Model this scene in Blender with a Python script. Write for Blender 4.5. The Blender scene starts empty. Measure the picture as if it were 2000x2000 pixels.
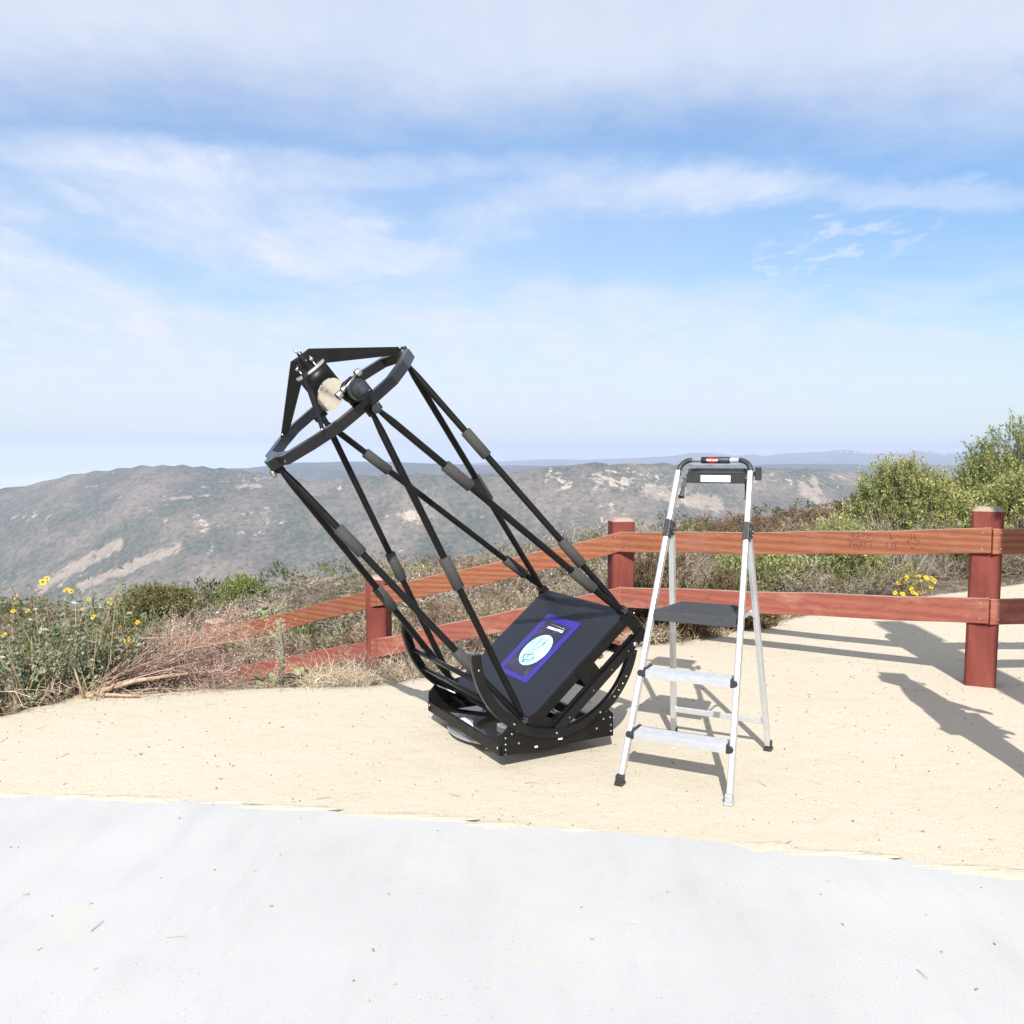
import bpy, math, random
import numpy as np
from mathutils import Vector, Matrix
rad = math.radians
SC = bpy.context.scene
COL = SC.collection
V3 = lambda *a: np.array(a, float)
# ------------------------------------------------------------------ camera
F_PX, CAM_H = 1750.0, 1.5
PITCH = math.atan(118 / 1750)
cp, sp = math.cos(PITCH), math.sin(PITCH)
cam = bpy.data.cameras.new('camera')
cam.sensor_width = 36.0
cam.lens = 36.0 * F_PX / 2000.0
cam.clip_start = 0.05
cam.clip_end = 120000
co = bpy.data.objects.new('camera', cam)
co.location = (0, 0, CAM_H)
co.rotation_euler = (math.pi / 2 - PITCH, 0, 0)
COL.objects.link(co)
SC.camera = co

def ray(px, py):
    return V3((px - 1000) / F_PX, cp - sp * (py - 1000) / F_PX, -sp - cp * (py - 1000) / F_PX)

def gz(px, py, z=0.0):           # the place on a level plane seen at a photo position
    r = ray(px, py)
    return V3(0, 0, CAM_H) + r * (z - CAM_H) / r[2]

def atY(px, py, Y):
    r = ray(px, py)
    return V3(0, 0, CAM_H) + r * Y / r[1]

# ------------------------------------------------------------------ materials
def nt(name):
    m = bpy.data.materials.new(name)
    m.use_nodes = True
    t = m.node_tree
    return m, t, t.nodes['Principled BSDF']

def nd(t, typ, **kw):
    n = t.nodes.new(typ)
    for k, v in kw.items():
        if k[0] == 'i' and k[1:].isdigit():
            n.inputs[int(k[1:])].default_value = v
        elif k.startswith('in_'):
            n.inputs[k[3:].replace('_', ' ')].default_value = v
        else:
            setattr(n, k, v)
    return n

def ramp(t, fac, stops, interp='LINEAR'):
    r = t.nodes.new('ShaderNodeValToRGB')
    r.color_ramp.interpolation = interp
    e = r.color_ramp.elements
    while len(e) < len(stops):
        e.new(0.5)
    for i, (p, c) in enumerate(stops):
        e[i].position = p
        e[i].color = (*c, 1) if len(c) == 3 else c
    t.links.new(fac, r.inputs[0])
    return r.outputs[0]

def noise(t, scale, detail=4, rough=0.55, vec=None, dist=0.0):
    n = t.nodes.new('ShaderNodeTexNoise')
    n.inputs['Scale'].default_value = scale
    n.inputs['Detail'].default_value = detail
    n.inputs['Roughness'].default_value = rough
    n.inputs['Distortion'].default_value = dist
    if vec is not None:
        t.links.new(vec, n.inputs['Vector'])
    return n.outputs[0]

def coords(t, kind='Object', scale=(1, 1, 1), rot=(0, 0, 0)):
    c = t.nodes.new('ShaderNodeTexCoord')
    m = t.nodes.new('ShaderNodeMapping')
    m.inputs['Scale'].default_value = scale
    m.inputs['Rotation'].default_value = rot
    t.links.new(c.outputs[kind], m.inputs[0])
    return m.outputs[0]

def mix(t, f, a, b, mode='MIX'):
    m = t.nodes.new('ShaderNodeMix')
    m.data_type = 'RGBA'
    m.blend_type = mode
    for s, v in ((m.inputs[0], f), (m.inputs[6], a), (m.inputs[7], b)):
        if hasattr(v, 'links'):
            t.links.new(v, s)
        elif isinstance(v, (int, float)):
            s.default_value = v
        else:
            s.default_value = (*v, 1)
    return m.outputs[2]

def math_(t, op, a, b=0.0, c=0.0, clamp=False):
    m = t.nodes.new('ShaderNodeMath')
    m.operation = op
    m.use_clamp = clamp
    for s, v in zip(m.inputs, (a, b, c)):
        if hasattr(v, 'links'):
            t.links.new(v, s)
        else:
            s.default_value = v
    return m.outputs[0]

def bump(t, bsdf, h, strength=0.3, dist=0.01):
    b = t.nodes.new('ShaderNodeBump')
    b.inputs['Strength'].default_value = strength
    b.inputs['Distance'].default_value = dist
    t.links.new(h, b.inputs['Height'])
    t.links.new(b.outputs[0], bsdf.inputs['Normal'])
    return b

def simple(name, col, rough=0.5, metal=0.0, var=0.15, scale=30, bmp=0.0, spec=0.5):
    m, t, b = nt(name)
    v = coords(t)
    n = noise(t, scale, 5, 0.6, v)
    c2 = tuple(min(1, x * (1 + var)) for x in col)
    c1 = tuple(x * (1 - var) for x in col)
    t.links.new(ramp(t, n, [(0.3, c1), (0.7, c2)]), b.inputs['Base Color'])
    t.links.new(ramp(t, noise(t, scale * 2.3, 4, .6, v), [(0.3, (rough * .8,) * 3), (0.75, (min(1, rough * 1.2),) * 3)]), b.inputs['Roughness'])
    b.inputs['Metallic'].default_value = metal
    b.inputs['Specular IOR Level'].default_value = spec
    if bmp:
        bump(t, b, noise(t, scale * 4, 4, .6, v), bmp, 0.003)
    return m

M = {}
M['black'] = simple('black_anodised_aluminium', (.0065, .006, .0055), .42, 0, .35, 14, spec=.22)
M['gloss'] = simple('black_gloss_paint', (.0045, .0045, .005), .22, 0, .2, 10, spec=.35)
M['cover'] = simple('charcoal_laminate', (.012, .0145, .021), .5, 0, .18, 60, .1, spec=.3)
M['foam'] = simple('grey_foam', (.038, .037, .035), .9, 0, .2, 160, .5)
M['pole'] = simple('black_pole_tube', (.0055, .005, .0048), .46, 0, .35, 20, spec=.18)
M['steel'] = simple('bright_steel', (.50, .50, .49), .30, 1, .1, 40)
M['alu'] = simple('satin_aluminium', (.56, .575, .60), .36, .65, .06, 25)
M['alugrey'] = simple('aluminium_disc', (.42, .43, .44), .45, .6, .1, 12)
M['plastic'] = simple('black_plastic', (.020, .021, .023), .5, 0, .2, 50, .1)
M['rubber'] = simple('dark_rubber', (.035, .037, .042), .75, 0, .2, 70, .25)
M['greyplastic'] = simple('grey_foot_plastic', (.33, .34, .35), .5, 0, .1, 40)
M['white'] = simple('white_label', (.8, .8, .79), .5, 0, .04, 20)
M['teflon'] = simple('white_bearing_pad', (.75, .75, .74), .35, 0, .05, 40)
M['red'] = simple('red_label', (.62, .03, .035), .35, 0, .08, 30)
M['blue'] = simple('blue_poster_border', (.026, .018, .22), .4, 0, .12, 30)
M['cyan'] = None
M['ink'] = simple('dark_ink', (.03, .015, .03), .6, 0, .1, 30)
M['scratch'] = simple('dark_scratched_wood', (.10, .035, .025), .8, 0, .2, 80)
M['skin'] = simple('skin', (.45, .26, .18), .5, 0, .06, 30)
M['shirt'] = simple('navy_cloth', (.03, .05, .12), .85, 0, .15, 60)
M['trousers'] = simple('khaki_cloth', (.28, .22, .14), .85, 0, .12, 60)
M['hair'] = simple('brown_hair', (.05, .03, .02), .7, 0, .3, 90)
M['stucco'] = simple('pale_house_walls', (.5, .47, .43), .8, 0, .1, 1)
M['tile'] = simple('clay_roof_tiles', (.4, .2, .14), .8, 0, .2, 1)
# mirror
m, t, b = nt('mirror_glass')
b.inputs['Base Color'].default_value = (.92, .9, .87, 1)
b.inputs['Metallic'].default_value = 1
t.links.new(ramp(t, noise(t, 40, 4, .6, coords(t)), [(0.3, (.03,) * 3), (0.75, (.12,) * 3)]), b.inputs['Roughness'])
M['mirror'] = m
m, t, b = nt('eyepiece_lens')
b.inputs['Base Color'].default_value = (.02, .03, .06, 1)
b.inputs['Roughness'].default_value = .04
b.inputs['Coat Weight'].default_value = 1
M['lens'] = m
# starfield poster
m, t, b = nt('starfield_print')
v = coords(t)
base = ramp(t, noise(t, 9, 6, .65, v), [(0.3, (.008, .006, .018)), (0.55, (.018, .013, .035)), (.75, (.05, .045, .10))])
vo = nd(t, 'ShaderNodeTexVoronoi', in_Scale=55)
t.links.new(v, vo.inputs['Vector'])
st = math_(t, 'LESS_THAN', vo.outputs['Distance'], .075)
g2 = math_(t, 'GREATER_THAN', noise(t, 24, 1, .5, v), .56)
t.links.new(mix(t, math_(t, 'MULTIPLY', st, g2), base, (.75, .78, .85)), b.inputs['Base Color'])
b.inputs['Roughness'].default_value = .35
M['stars'] = m
m, t, b = nt('pale_sky_print')
t.links.new(ramp(t, noise(t, 7, 2, .5, coords(t)), [(0.35, (.50, .76, .80)), (.65, (.30, .66, .76))]), b.inputs['Base Color'])
b.inputs['Roughness'].default_value = .3
M['cyan'] = m

def wood(name, c1, c2, c3, axis_scale, weather=0.25, wcol=(.5, .36, .28)):
    m, t, b = nt(name)
    v = coords(t, 'Object', axis_scale)
    w = nd(t, 'ShaderNodeTexWave', wave_type='BANDS', bands_direction='Z', in_Scale=.42, in_Distortion=11, in_Detail=4.0, in_Detail_Scale=.45)
    t.links.new(v, w.inputs['Vector'])
    grain = ramp(t, w.outputs[0], [(.1, c1), (.55, c2), (.95, c3)])
    fine = noise(t, 9, 8, .75, v)
    g = mix(t, .6, grain, ramp(t, fine, [(.3, c1), (.7, c3)]))
    # knots
    vk = nd(t, 'ShaderNodeTexVoronoi', in_Scale=2.3)
    t.links.new(coords(t, 'Object', (1, 1, 2.2)), vk.inputs['Vector'])
    kn = ramp(t, vk.outputs['Distance'], [(.0, (1,) * 3), (.05, (.7,) * 3), (.10, (0,) * 3)])
    g = mix(t, math_(t, 'MULTIPLY', kn, .55), g, tuple(x * .5 for x in c1))
    patch = noise(t, 2.6, 6, .72, coords(t, 'Object', (1, 1, 2.5)))
    g = mix(t, math_(t, 'MULTIPLY', ramp(t, patch, [(.52, (0,) * 3), (.68, (1,) * 3)]), weather), g, wcol)
    ck = noise(t, 2.2, 9, .7, v)
    ckm = ramp(t, ck, [(.485, (0,) * 3), (.497, (1,) * 3), (.503, (1,) * 3), (.515, (0,) * 3)])
    g = mix(t, math_(t, 'MULTIPLY', ckm, .38), g, tuple(x * .35 for x in c1))
    # top surfaces bleached
    gn = nd(t, 'ShaderNodeNewGeometry')
    sx = nd(t, 'ShaderNodeSeparateXYZ')
    t.links.new(gn.outputs['True Normal'], sx.inputs[0])
    topm = ramp(t, sx.outputs[2], [(.35, (0,) * 3), (.7, (1,) * 3)])
    g = mix(t, math_(t, 'MULTIPLY', topm, .75), g, ramp(t, fine, [(.3, (.27, .215, .165)), (.7, (.42, .36, .29))]))
    t.links.new(g, b.inputs['Base Color'])
    b.inputs['Roughness'].default_value = .8
    b.inputs['Specular IOR Level'].default_value = .22
    bump(t, b, mix(t, .5, fine, w.outputs[0]), .35, .004)
    return m
M['rail_hot'] = wood('orange_stained_rail', (.150, .046, .024), (.235, .080, .040), (.30, .122, .066), (1.4, 1.4, 16), .45, (.27, .135, .10))
M['rail_red'] = wood('faded_red_rail', (.185, .052, .036), (.24, .072, .050), (.29, .10, .072), (1.2, 1.2, 14), .55, (.36, .20, .145))
M['post'] = wood('red_stained_post', (.105, .022, .018), (.15, .033, .025), (.20, .052, .038), (16, 16, 1.2), .22, (.22, .08, .055))
# concrete
m, t, b = nt('concrete')
v = coords(t)
big = noise(t, 1.1, 6, .6, coords(t, 'Object', (1, 1, 1)))
streak = noise(t, 2.0, 5, .6, coords(t, 'Object', (3.2, .6, 1), (0, 0, rad(-35))))
c = ramp(t, big, [(.3, (.35, .352, .35)), (.6, (.42, .422, .418)), (.8, (.46, .46, .455))])
c = mix(t, math_(t, 'MULTIPLY', ramp(t, streak, [(.5, (0,) * 3), (.8, (1,) * 3)]), .45), c, (.27, .275, .275))
grn = noise(t, 220, 3, .8, v)
c = mix(t, .35, c, ramp(t, grn, [(.34, (.22, .22, .21)), (.46, (.40, .40, .395)), (.62, (.50, .50, .49))]))
po = nd(t, 'ShaderNodeTexVoronoi', in_Scale=42)
t.links.new(v, po.inputs['Vector'])
c = mix(t, math_(t, 'MULTIPLY', math_(t, 'MULTIPLY', math_(t, 'LESS_THAN', po.outputs['Distance'], .10), math_(t, 'GREATER_THAN', noise(t, 3, 3, .6, v), .52)), .55), c, (.16, .15, .14))
ce_ = nd(t, 'ShaderNodeTexVoronoi', feature='DISTANCE_TO_EDGE', in_Scale=.35)
t.links.new(mix(t, .12, v, noise(t, 3, 6, .7, v), 'ADD'), ce_.inputs['Vector'])
c = mix(t, math_(t, 'MULTIPLY', math_(t, 'LESS_THAN', ce_.outputs['Distance'], .0014), .0), c, (.2, .195, .19))
dust = ramp(t, noise(t, 3.1, 5, .7, v), [(.60, (0,) * 3), (.72, (1,) * 3)])
c = mix(t, math_(t, 'MULTIPLY', dust, .6), c, (.46, .42, .34))
t.links.new(c, b.inputs['Base Color'])
b.inputs['Roughness'].default_value = .85
bump(t, b, noise(t, 90, 5, .7, v), .25, .003)
M['concrete'] = m
# ground: sand on the pad, soil and litter beyond it
m, t, b = nt('sandy_ground')
v = coords(t)
sand = ramp(t, noise(t, .9, 6, .6, v), [(.3, (.46, .405, .305)), (.5, (.485, .43, .33)), (.72, (.505, .455, .355))])
grit = ramp(t, noise(t, 130, 3, .8, v), [(.36, (.33, .27, .20)), (.47, (.46, .41, .325)), (.62, (.54, .49, .41))])
sand = mix(t, .5, sand, grit)
scf = ramp(t, noise(t, 2.3, 7, .75, v, .8), [(.56, (0,) * 3), (.68, (1,) * 3)])
sand = mix(t, math_(t, 'MULTIPLY', scf, .22), sand, (.38, .32, .23))
pv = nd(t, 'ShaderNodeTexVoronoi', in_Scale=34)
t.links.new(v, pv.inputs['Vector'])
pm = math_(t, 'MULTIPLY', math_(t, 'LESS_THAN', pv.outputs['Distance'], .17), math_(t, 'GREATER_THAN', noise(t, 5, 3, .6, v), .50))
sand = mix(t, math_(t, 'MULTIPLY', pm, .5), sand, (.32, .22, .14))
soil = ramp(t, noise(t, 4.5, 7, .7, v), [(.3, (.055, .042, .032)), (.5, (.12, .095, .07)), (.7, (.24, .195, .145))])
at = nd(t, 'ShaderNodeAttribute', attribute_name='pad')
edge = math_(t, 'ADD', at.outputs['Fac'], math_(t, 'MULTIPLY', math_(t, 'SUBTRACT', noise(t, 5, 6, .7, v), .5), .55))
fac = ramp(t, edge, [(.42, (0,) * 3), (.58, (1,) * 3)])
t.links.new(mix(t, fac, soil, sand), b.inputs['Base Color'])
b.inputs['Roughness'].default_value = .95
b.inputs['Specular IOR Level'].default_value = .2
h = math_(t, 'ADD', math_(t, 'MULTIPLY', noise(t, 6, 6, .65, v), 1.0), math_(t, 'MULTIPLY', noise(t, 70, 4, .7, v), .22))
bump(t, b, h, .38, .03)
M['ground'] = m
# far chaparral slopes
def hillmat(name, s, rock=1.0):
    m, t, b = nt(name)
    v = coords(t, 'Object', (1, .5, 1))
    bush = noise(t, .16 * s, 6, .72, v)
    c = ramp(t, bush, [(.36, (.040, .052, .040)), (.47, (.085, .092, .068)), (.57, (.165, .148, .122)), (.70, (.28, .24, .195))])
    mid = ramp(t, noise(t, .012 * s, 5, .6, v), [(.38, (.050, .068, .048)), (.5, (.115, .105, .085)), (.64, (.24, .185, .155))])
    c = mix(t, .55, c, mid)
    vo = nd(t, 'ShaderNodeTexVoronoi', in_Scale=.13 * s)
    t.links.new(v, vo.inputs['Vector'])
    dots = ramp(t, vo.outputs['Distance'], [(.10, (1,) * 3), (.42, (0,) * 3)])
    c = mix(t, math_(t, 'MULTIPLY', dots, .55), c, (.038, .052, .032))
    at = nd(t, 'ShaderNodeAttribute', attribute_name='rock')
    rn = noise(t, .085 * s, 8, .72, v, .3)
    rn2 = noise(t, .010 * s, 4, .6, v)
    rr = math_(t, 'ADD', math_(t, 'ADD', math_(t, 'MULTIPLY', rn, 1.0), math_(t, 'MULTIPLY', rn2, .55)), math_(t, 'MULTIPLY', at.outputs['Fac'], .15))
    rm = ramp(t, rr, [(.925, (0,) * 3), (.975, (1,) * 3)])
    rockc = ramp(t, noise(t, .3 * s, 5, .7, v), [(.3, (.28, .23, .175)), (.7, (.50, .43, .345))])
    c = mix(t, math_(t, 'MULTIPLY', rm, rock), c, rockc)
    tr = nd(t, 'ShaderNodeAttribute', attribute_name='bare')
    bm = ramp(t, math_(t, 'ADD', tr.outputs['Fac'], math_(t, 'MULTIPLY', math_(t, 'SUBTRACT', rn, .5), 2.6)), [(.45, (0,) * 3), (.75, (1,) * 3)])
    c = mix(t, math_(t, 'MULTIPLY', bm, .7), c, ramp(t, rn, [(.3, (.25, .20, .155)), (.7, (.42, .34, .27))]))
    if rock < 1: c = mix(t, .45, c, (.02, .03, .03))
    t.links.new(c, b.inputs['Base Color'])
    b.inputs['Roughness'].default_value = 1
    b.inputs['Specular IOR Level'].default_value = .05
    bump(t, b, math_(t, 'ADD', bush, dots), .55, 2.0 / s)
    return m
M['hill'] = hillmat('chaparral_slope', 1.0)
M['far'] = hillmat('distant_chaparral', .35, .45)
m, t, b = nt('marine_fog')
t.links.new(ramp(t, noise(t, .0004, 6, .6, coords(t, 'Object', (.4, 1, 1))), [(.35, (.62, .64, .70)), (.6, (.80, .80, .82))]), b.inputs['Base Color'])
b.inputs['Roughness'].default_value = 1
M['sea'] = m

def leafmat(name, trans=.3, rough=.6):
    m, t, b = nt(name)
    at = nd(t, 'ShaderNodeAttribute', attribute_name='col')
    c = mix(t, .25, at.outputs['Color'], mix(t, 1.0, at.outputs['Color'], ramp(t, noise(t, 6, 3, .6, coords(t)), [(.3, (.55,) * 3), (.7, (1.5,) * 3)]), 'MULTIPLY'))
    t.links.new(c, b.inputs['Base Color'])
    b.inputs['Roughness'].default_value = rough
    b.inputs['Specular IOR Level'].default_value = .25
    if trans:
        tr = nd(t, 'ShaderNodeBsdfTranslucent')
        t.links.new(c, tr.inputs[0])
        ms = nd(t, 'ShaderNodeMixShader', i0=trans)
        t.links.new(b.outputs[0], ms.inputs[1])
        t.links.new(tr.outputs[0], ms.inputs[2])
        t.links.new(ms.outputs[0], t.nodes['Material Output'].inputs[0])
    return m
M['leaf'] = leafmat('foliage')
M['twig'] = leafmat('woody_twigs', 0, .85)

# ------------------------------------------------------------------ mesh helpers
def norm(a):
    a = np.asarray(a, float)
    return a / (np.linalg.norm(a, axis=-1, keepdims=True) + 1e-12)

def perp(d):
    d = norm(d)
    a = V3(0, 0, 1) if abs(d[2]) < .9 else V3(1, 0, 0)
    x = norm(np.cross(d, a))
    return x, norm(np.cross(d, x))

class MB:
    def __init__(s):
        s.v, s.f, s.sm = [], [], []
    def add(s, vs, fs, smooth=False):
        o = len(s.v)
        s.v += [tuple(map(float, p)) for p in vs]
        s.f += [tuple(i + o for i in f) for f in fs]
        s.sm += [smooth] * len(fs)
        return s
    def box(s, c, X, Y, Z):              # half-extent vectors
        c, X, Y, Z = map(np.asarray, (c, X, Y, Z))
        vs = [c + X * i + Y * j + Z * k for k in (-1, 1) for j in (-1, 1) for i in (-1, 1)]
        fs = [(0, 2, 3, 1), (4, 5, 7, 6), (0, 1, 5, 4), (2, 6, 7, 3), (0, 4, 6, 2), (1, 3, 7, 5)]
        if np.dot(np.cross(X, Y), Z) < 0:
            fs = [f[::-1] for f in fs]
        return s.add(vs, fs)
    def bar(s, p0, p1, w, t, up):         # rectangular bar between two points
        p0, p1 = np.asarray(p0, float), np.asarray(p1, float)
        d = p1 - p0
        x = norm(np.cross(d, up))
        y = norm(np.cross(x, d))
        return s.box((p0 + p1) / 2, d / 2, x * w / 2, y * t / 2)
    def tube(s, pts, rs, n=14, cap=True):
        pts = [np.asarray(p, float) for p in pts]
        if not hasattr(rs, '__len__'):
            rs = [rs] * len(pts)
        x, y = perp(pts[1] - pts[0])
        vs = []
        for i, p in enumerate(pts):
            d = pts[min(i + 1, len(pts) - 1)] - pts[max(i - 1, 0)]
            d = norm(d)
            x = norm(x - d * np.dot(x, d))
            y = np.cross(d, x)
            for k in range(n):
                a = 2 * math.pi * k / n
                vs.append(p + (x * math.cos(a) + y * math.sin(a)) * rs[i])
        fs = []
        for i in range(len(pts) - 1):
            for k in range(n):
                a, b = i * n + k, i * n + (k + 1) % n
                fs.append((a, b, b + n, a + n))
        s.add(vs, fs, True)
        if cap:
            o = len(s.v) - len(vs)
            s.f.append(tuple(o + k for k in range(n))[::-1]); s.sm.append(False)
            s.f.append(tuple(o + (len(pts) - 1) * n + k for k in range(n))); s.sm.append(False)
        return s
    def prism(s, poly, o, X, Y, Z):        # 2D outline in plane (X,Y) extruded by vector Z
        n = len(poly)
        a = [o + X * p[0] + Y * p[1] for p in poly]
        b = [q + Z for q in a]
        fs = [tuple(range(n))[::-1], tuple(range(n, 2 * n))] + [(i, (i + 1) % n, (i + 1) % n + n, i + n) for i in range(n)]
        return s.add(a + b, fs)
    def build(s, name, mat, parent=None, bevel=0.0, smooth=None):
        me = bpy.data.meshes.new(name)
        off = np.zeros(3)
        par = parent
        while par is not None:
            off += np.array(par.location); par = par.parent
        me.from_pydata([tuple(np.array(p) - off) for p in s.v], [], s.f)
        me.validate()
        if len(me.polygons) == len(s.sm):
            me.polygons.foreach_set('use_smooth', s.sm if smooth is None else [smooth] * len(s.sm))
        me.materials.append(mat)
        o = bpy.data.objects.new(name, me)
        COL.objects.link(o)
        o.parent = parent
        if bevel:
            bm = o.modifiers.new('edge', 'BEVEL')
            bm.width = bevel; bm.segments = 2; bm.limit_method = 'ANGLE'; bm.angle_limit = rad(40)
        return o

def tag(o, label=None, cat=None, group=None, kind=None):
    for k, v in (('label', label), ('category', cat), ('group', group), ('kind', kind)):
        if v: o[k] = v
    return o

def thing(name, loc, label, cat, group=None):
    o = bpy.data.objects.new(name, None)
    o.empty_display_size = .1
    o.location = tuple(map(float, loc))
    COL.objects.link(o)
    return tag(o, label, cat, group)

class FAcc:        # numpy quads with a colour per vertex
    def __init__(s):
        s.v, s.q, s.c, s.n = [], [], [], 0
    def quads(s, P, C):       # P (N,4,3)  C (N,3)
        N = len(P)
        if not N: return
        s.v.append(P.reshape(-1, 3)); s.q.append(np.arange(N * 4).reshape(N, 4) + s.n)
        s.c.append(np.repeat(C, 4, 0)); s.n += N * 4
    def twigs(s, p0, p1, r0, r1, C):
        p0, p1 = np.asarray(p0, float), np.asarray(p1, float)
        N = len(p0)
        if not N: return
        r0 = np.broadcast_to(np.asarray(r0, float), (N,)); r1 = np.broadcast_to(np.asarray(r1, float), (N,))
        d = norm(p1 - p0)
        a = np.where(np.abs(d[:, 2:3]) < .9, np.array([[0, 0, 1.]]), np.array([[1., 0, 0]]))
        x = norm(np.cross(d, a)); y = np.cross(d, x)
        ring = []
        for p, r in ((p0, r0), (p1, r1)):
            for k in range(3):
                an = 2 * math.pi * k / 3
                ring.append(p + (x * math.cos(an) + y * math.sin(an)) * r[:, None])
        Pv = np.stack(ring, 1)
        idx = np.array([[0, 1, 4, 3], [1, 2, 5, 4], [2, 0, 3, 5]])
        s.v.append(Pv.reshape(-1, 3))
        s.q.append((np.arange(N)[:, None, None] * 6 + idx[None]).reshape(-1, 4) + s.n)
        s.c.append(np.repeat(C, 6, 0)); s.n += N * 6
    def leaves(s, c, d, L, W, C, rng):
        N = len(c)
        if not N: return
        d = norm(d)
        x = norm(np.cross(d, rng.normal(size=(N, 3))))
        L = np.broadcast_to(L, (N,))[:, None]; W = np.broadcast_to(W, (N,))[:, None]
        nn = np.cross(d, x)
        P = np.stack([c, c + d * L * .55 + x * W * .5 + nn * W * .12, c + d * L, c + d * L * .55 - x * W * .5 + nn * W * .12], 1)
        s.quads(P, C)
    def merge(s, o, R, S, T):
        for v, q, c in zip(o.v, o.q, o.c): pass
    def data(s):
        return np.concatenate(s.v), np.concatenate(s.q), np.concatenate(s.c)
    def build(s, name, mat, parent=None):
        v, q, c = s.data()
        if parent is not None: v = v - np.array(parent.location)
        return raw(name, v, q, c, mat, parent)

def raw(name, v, q, c, mat, parent=None, smooth=False, attrs=None):
    me = bpy.data.meshes.new(name)
    me.vertices.add(len(v)); me.vertices.foreach_set('co', v.astype(np.float32).ravel())
    me.loops.add(q.size); me.loops.foreach_set('vertex_index', q.astype(np.int32).ravel())
    me.polygons.add(len(q)); me.polygons.foreach_set('loop_start', (np.arange(len(q)) * q.shape[1]).astype(np.int32))
    me.update(calc_edges=True)
    if c is not None:
        a = me.color_attributes.new('col', 'FLOAT_COLOR', 'POINT')
        a.data.foreach_set('color', np.concatenate([c, np.ones((len(c), 1))], 1).astype(np.float32).ravel())
    for k, arr in (attrs or {}).items():
        a = me.attributes.new(k, 'FLOAT', 'POINT'); a.data.foreach_set('value', arr.astype(np.float32))
    me.polygons.foreach_set('use_smooth', np.full(len(q), smooth))
    me.materials.append(mat)
    o = bpy.data.objects.new(name, me); COL.objects.link(o); o.parent = parent
    return o

# ------------------------------------------------------------------ terrain
_r = np.random.default_rng(5)
_perm = _r.random((256, 256))
def vnoise(x, y):
    xi, yi = np.floor(x).astype(int), np.floor(y).astype(int)
    fx, fy = x - xi, y - yi
    fx, fy = fx * fx * (3 - 2 * fx), fy * fy * (3 - 2 * fy)
    g = lambda a, b: _perm[a & 255, b & 255]
    return (g(xi, yi) * (1 - fx) + g(xi + 1, yi) * fx) * (1 - fy) + (g(xi, yi + 1) * (1 - fx) + g(xi + 1, yi + 1) * fx) * fy
def fbm(x, y, o=5):
    s, a, t = 0, .5, 0
    for k in range(o):
        s = s + a * (vnoise(x * 2 ** k + 17 * k, y * 2 ** k + 31 * k) - .5); t += a; a *= .55
    return s / t
def ridged(x, y, o=4):
    s, a, t = 0, .5, 0
    for k in range(o):
        s = s + a * (1 - 2 * np.abs(vnoise(x * 2 ** k + 7 * k, y * 2 ** k + 3 * k) * 2 - 1)) * .5; t += a; a *= .5
    return s / t
def tab(q, T):
    a = np.array(T, float)
    return np.interp(q, a[:, 0], a[:, 1])
QN = [-400, 0, 150, 400, 735, 900, 1215, 1400, 1520, 1700, 2000, 2400]
EDGE = dict(zip(QN, [4.6, 5.0, 5.42, 5.58, 5.7, 6.1, 6.75, 7.2, 7.84, 8.7, 10.1, 11.5]))
Z77 = [-1.0, -.9, -.85, -.78, -.70, -.5, -.2, -.04, 0, 0, 0, 0]
Z95 = [-1.6, -1.55, -1.5, -1.42, -1.0, -.8, -.45, -.25, -.1, 0, 0, 0]
Z15 = [-2.9, -2.8, -2.7, -2.5, -1.9, -1.5, -1.1, -.9, -.8, -.5, -.2, 0]
SIL = [(-400, 1190), (0, 1182), (150, 1174), (400, 1160), (555, 1125), (710, 1097), (900, 1079), (998, 1064), (1180, 1040), (1311, 1024), (1419, 1021), (1486, 1015), (1570, 1003), (1655, 990), (1750, 975), (2000, 960), (2400, 950)]
R2 = [(-400, 968), (0, 954), (71, 943), (102, 934), (149, 925), (217, 917), (280, 909), (354, 908), (444, 915), (520, 925), (600, 938), (745, 926), (962, 922), (998, 920), (1071, 910), (1150, 905), (1251, 905), (1330, 906), (1486, 914), (1604, 914), (1756, 927), (2000, 935), (2400, 940)]
R3 = [(-400, 1010), (0, 1000), (300, 965), (444, 915.5), (534, 907), (600, 902.5), (672, 900), (745, 901), (817, 904), (962, 908), (1071, 909), (1251, 906), (1400, 908), (1600, 906), (1800, 908), (2400, 908)]
R4 = [(-400, 985), (600, 975), (900, 906), (1000, 899), (1080, 896), (1150, 898), (1254, 893.6), (1318, 888.6), (1352, 883.5), (1392, 885), (1436, 889.6), (1470, 885.6), (1493, 889.6), (1570, 883), (1621, 880), (1655, 878.5), (1705, 883.5), (1774, 879), (1800, 878.5), (1839, 884), (2000, 886), (2400, 888)]
def los(y, D):
    return CAM_H - (y - 882.0) / F_PX * D
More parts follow.
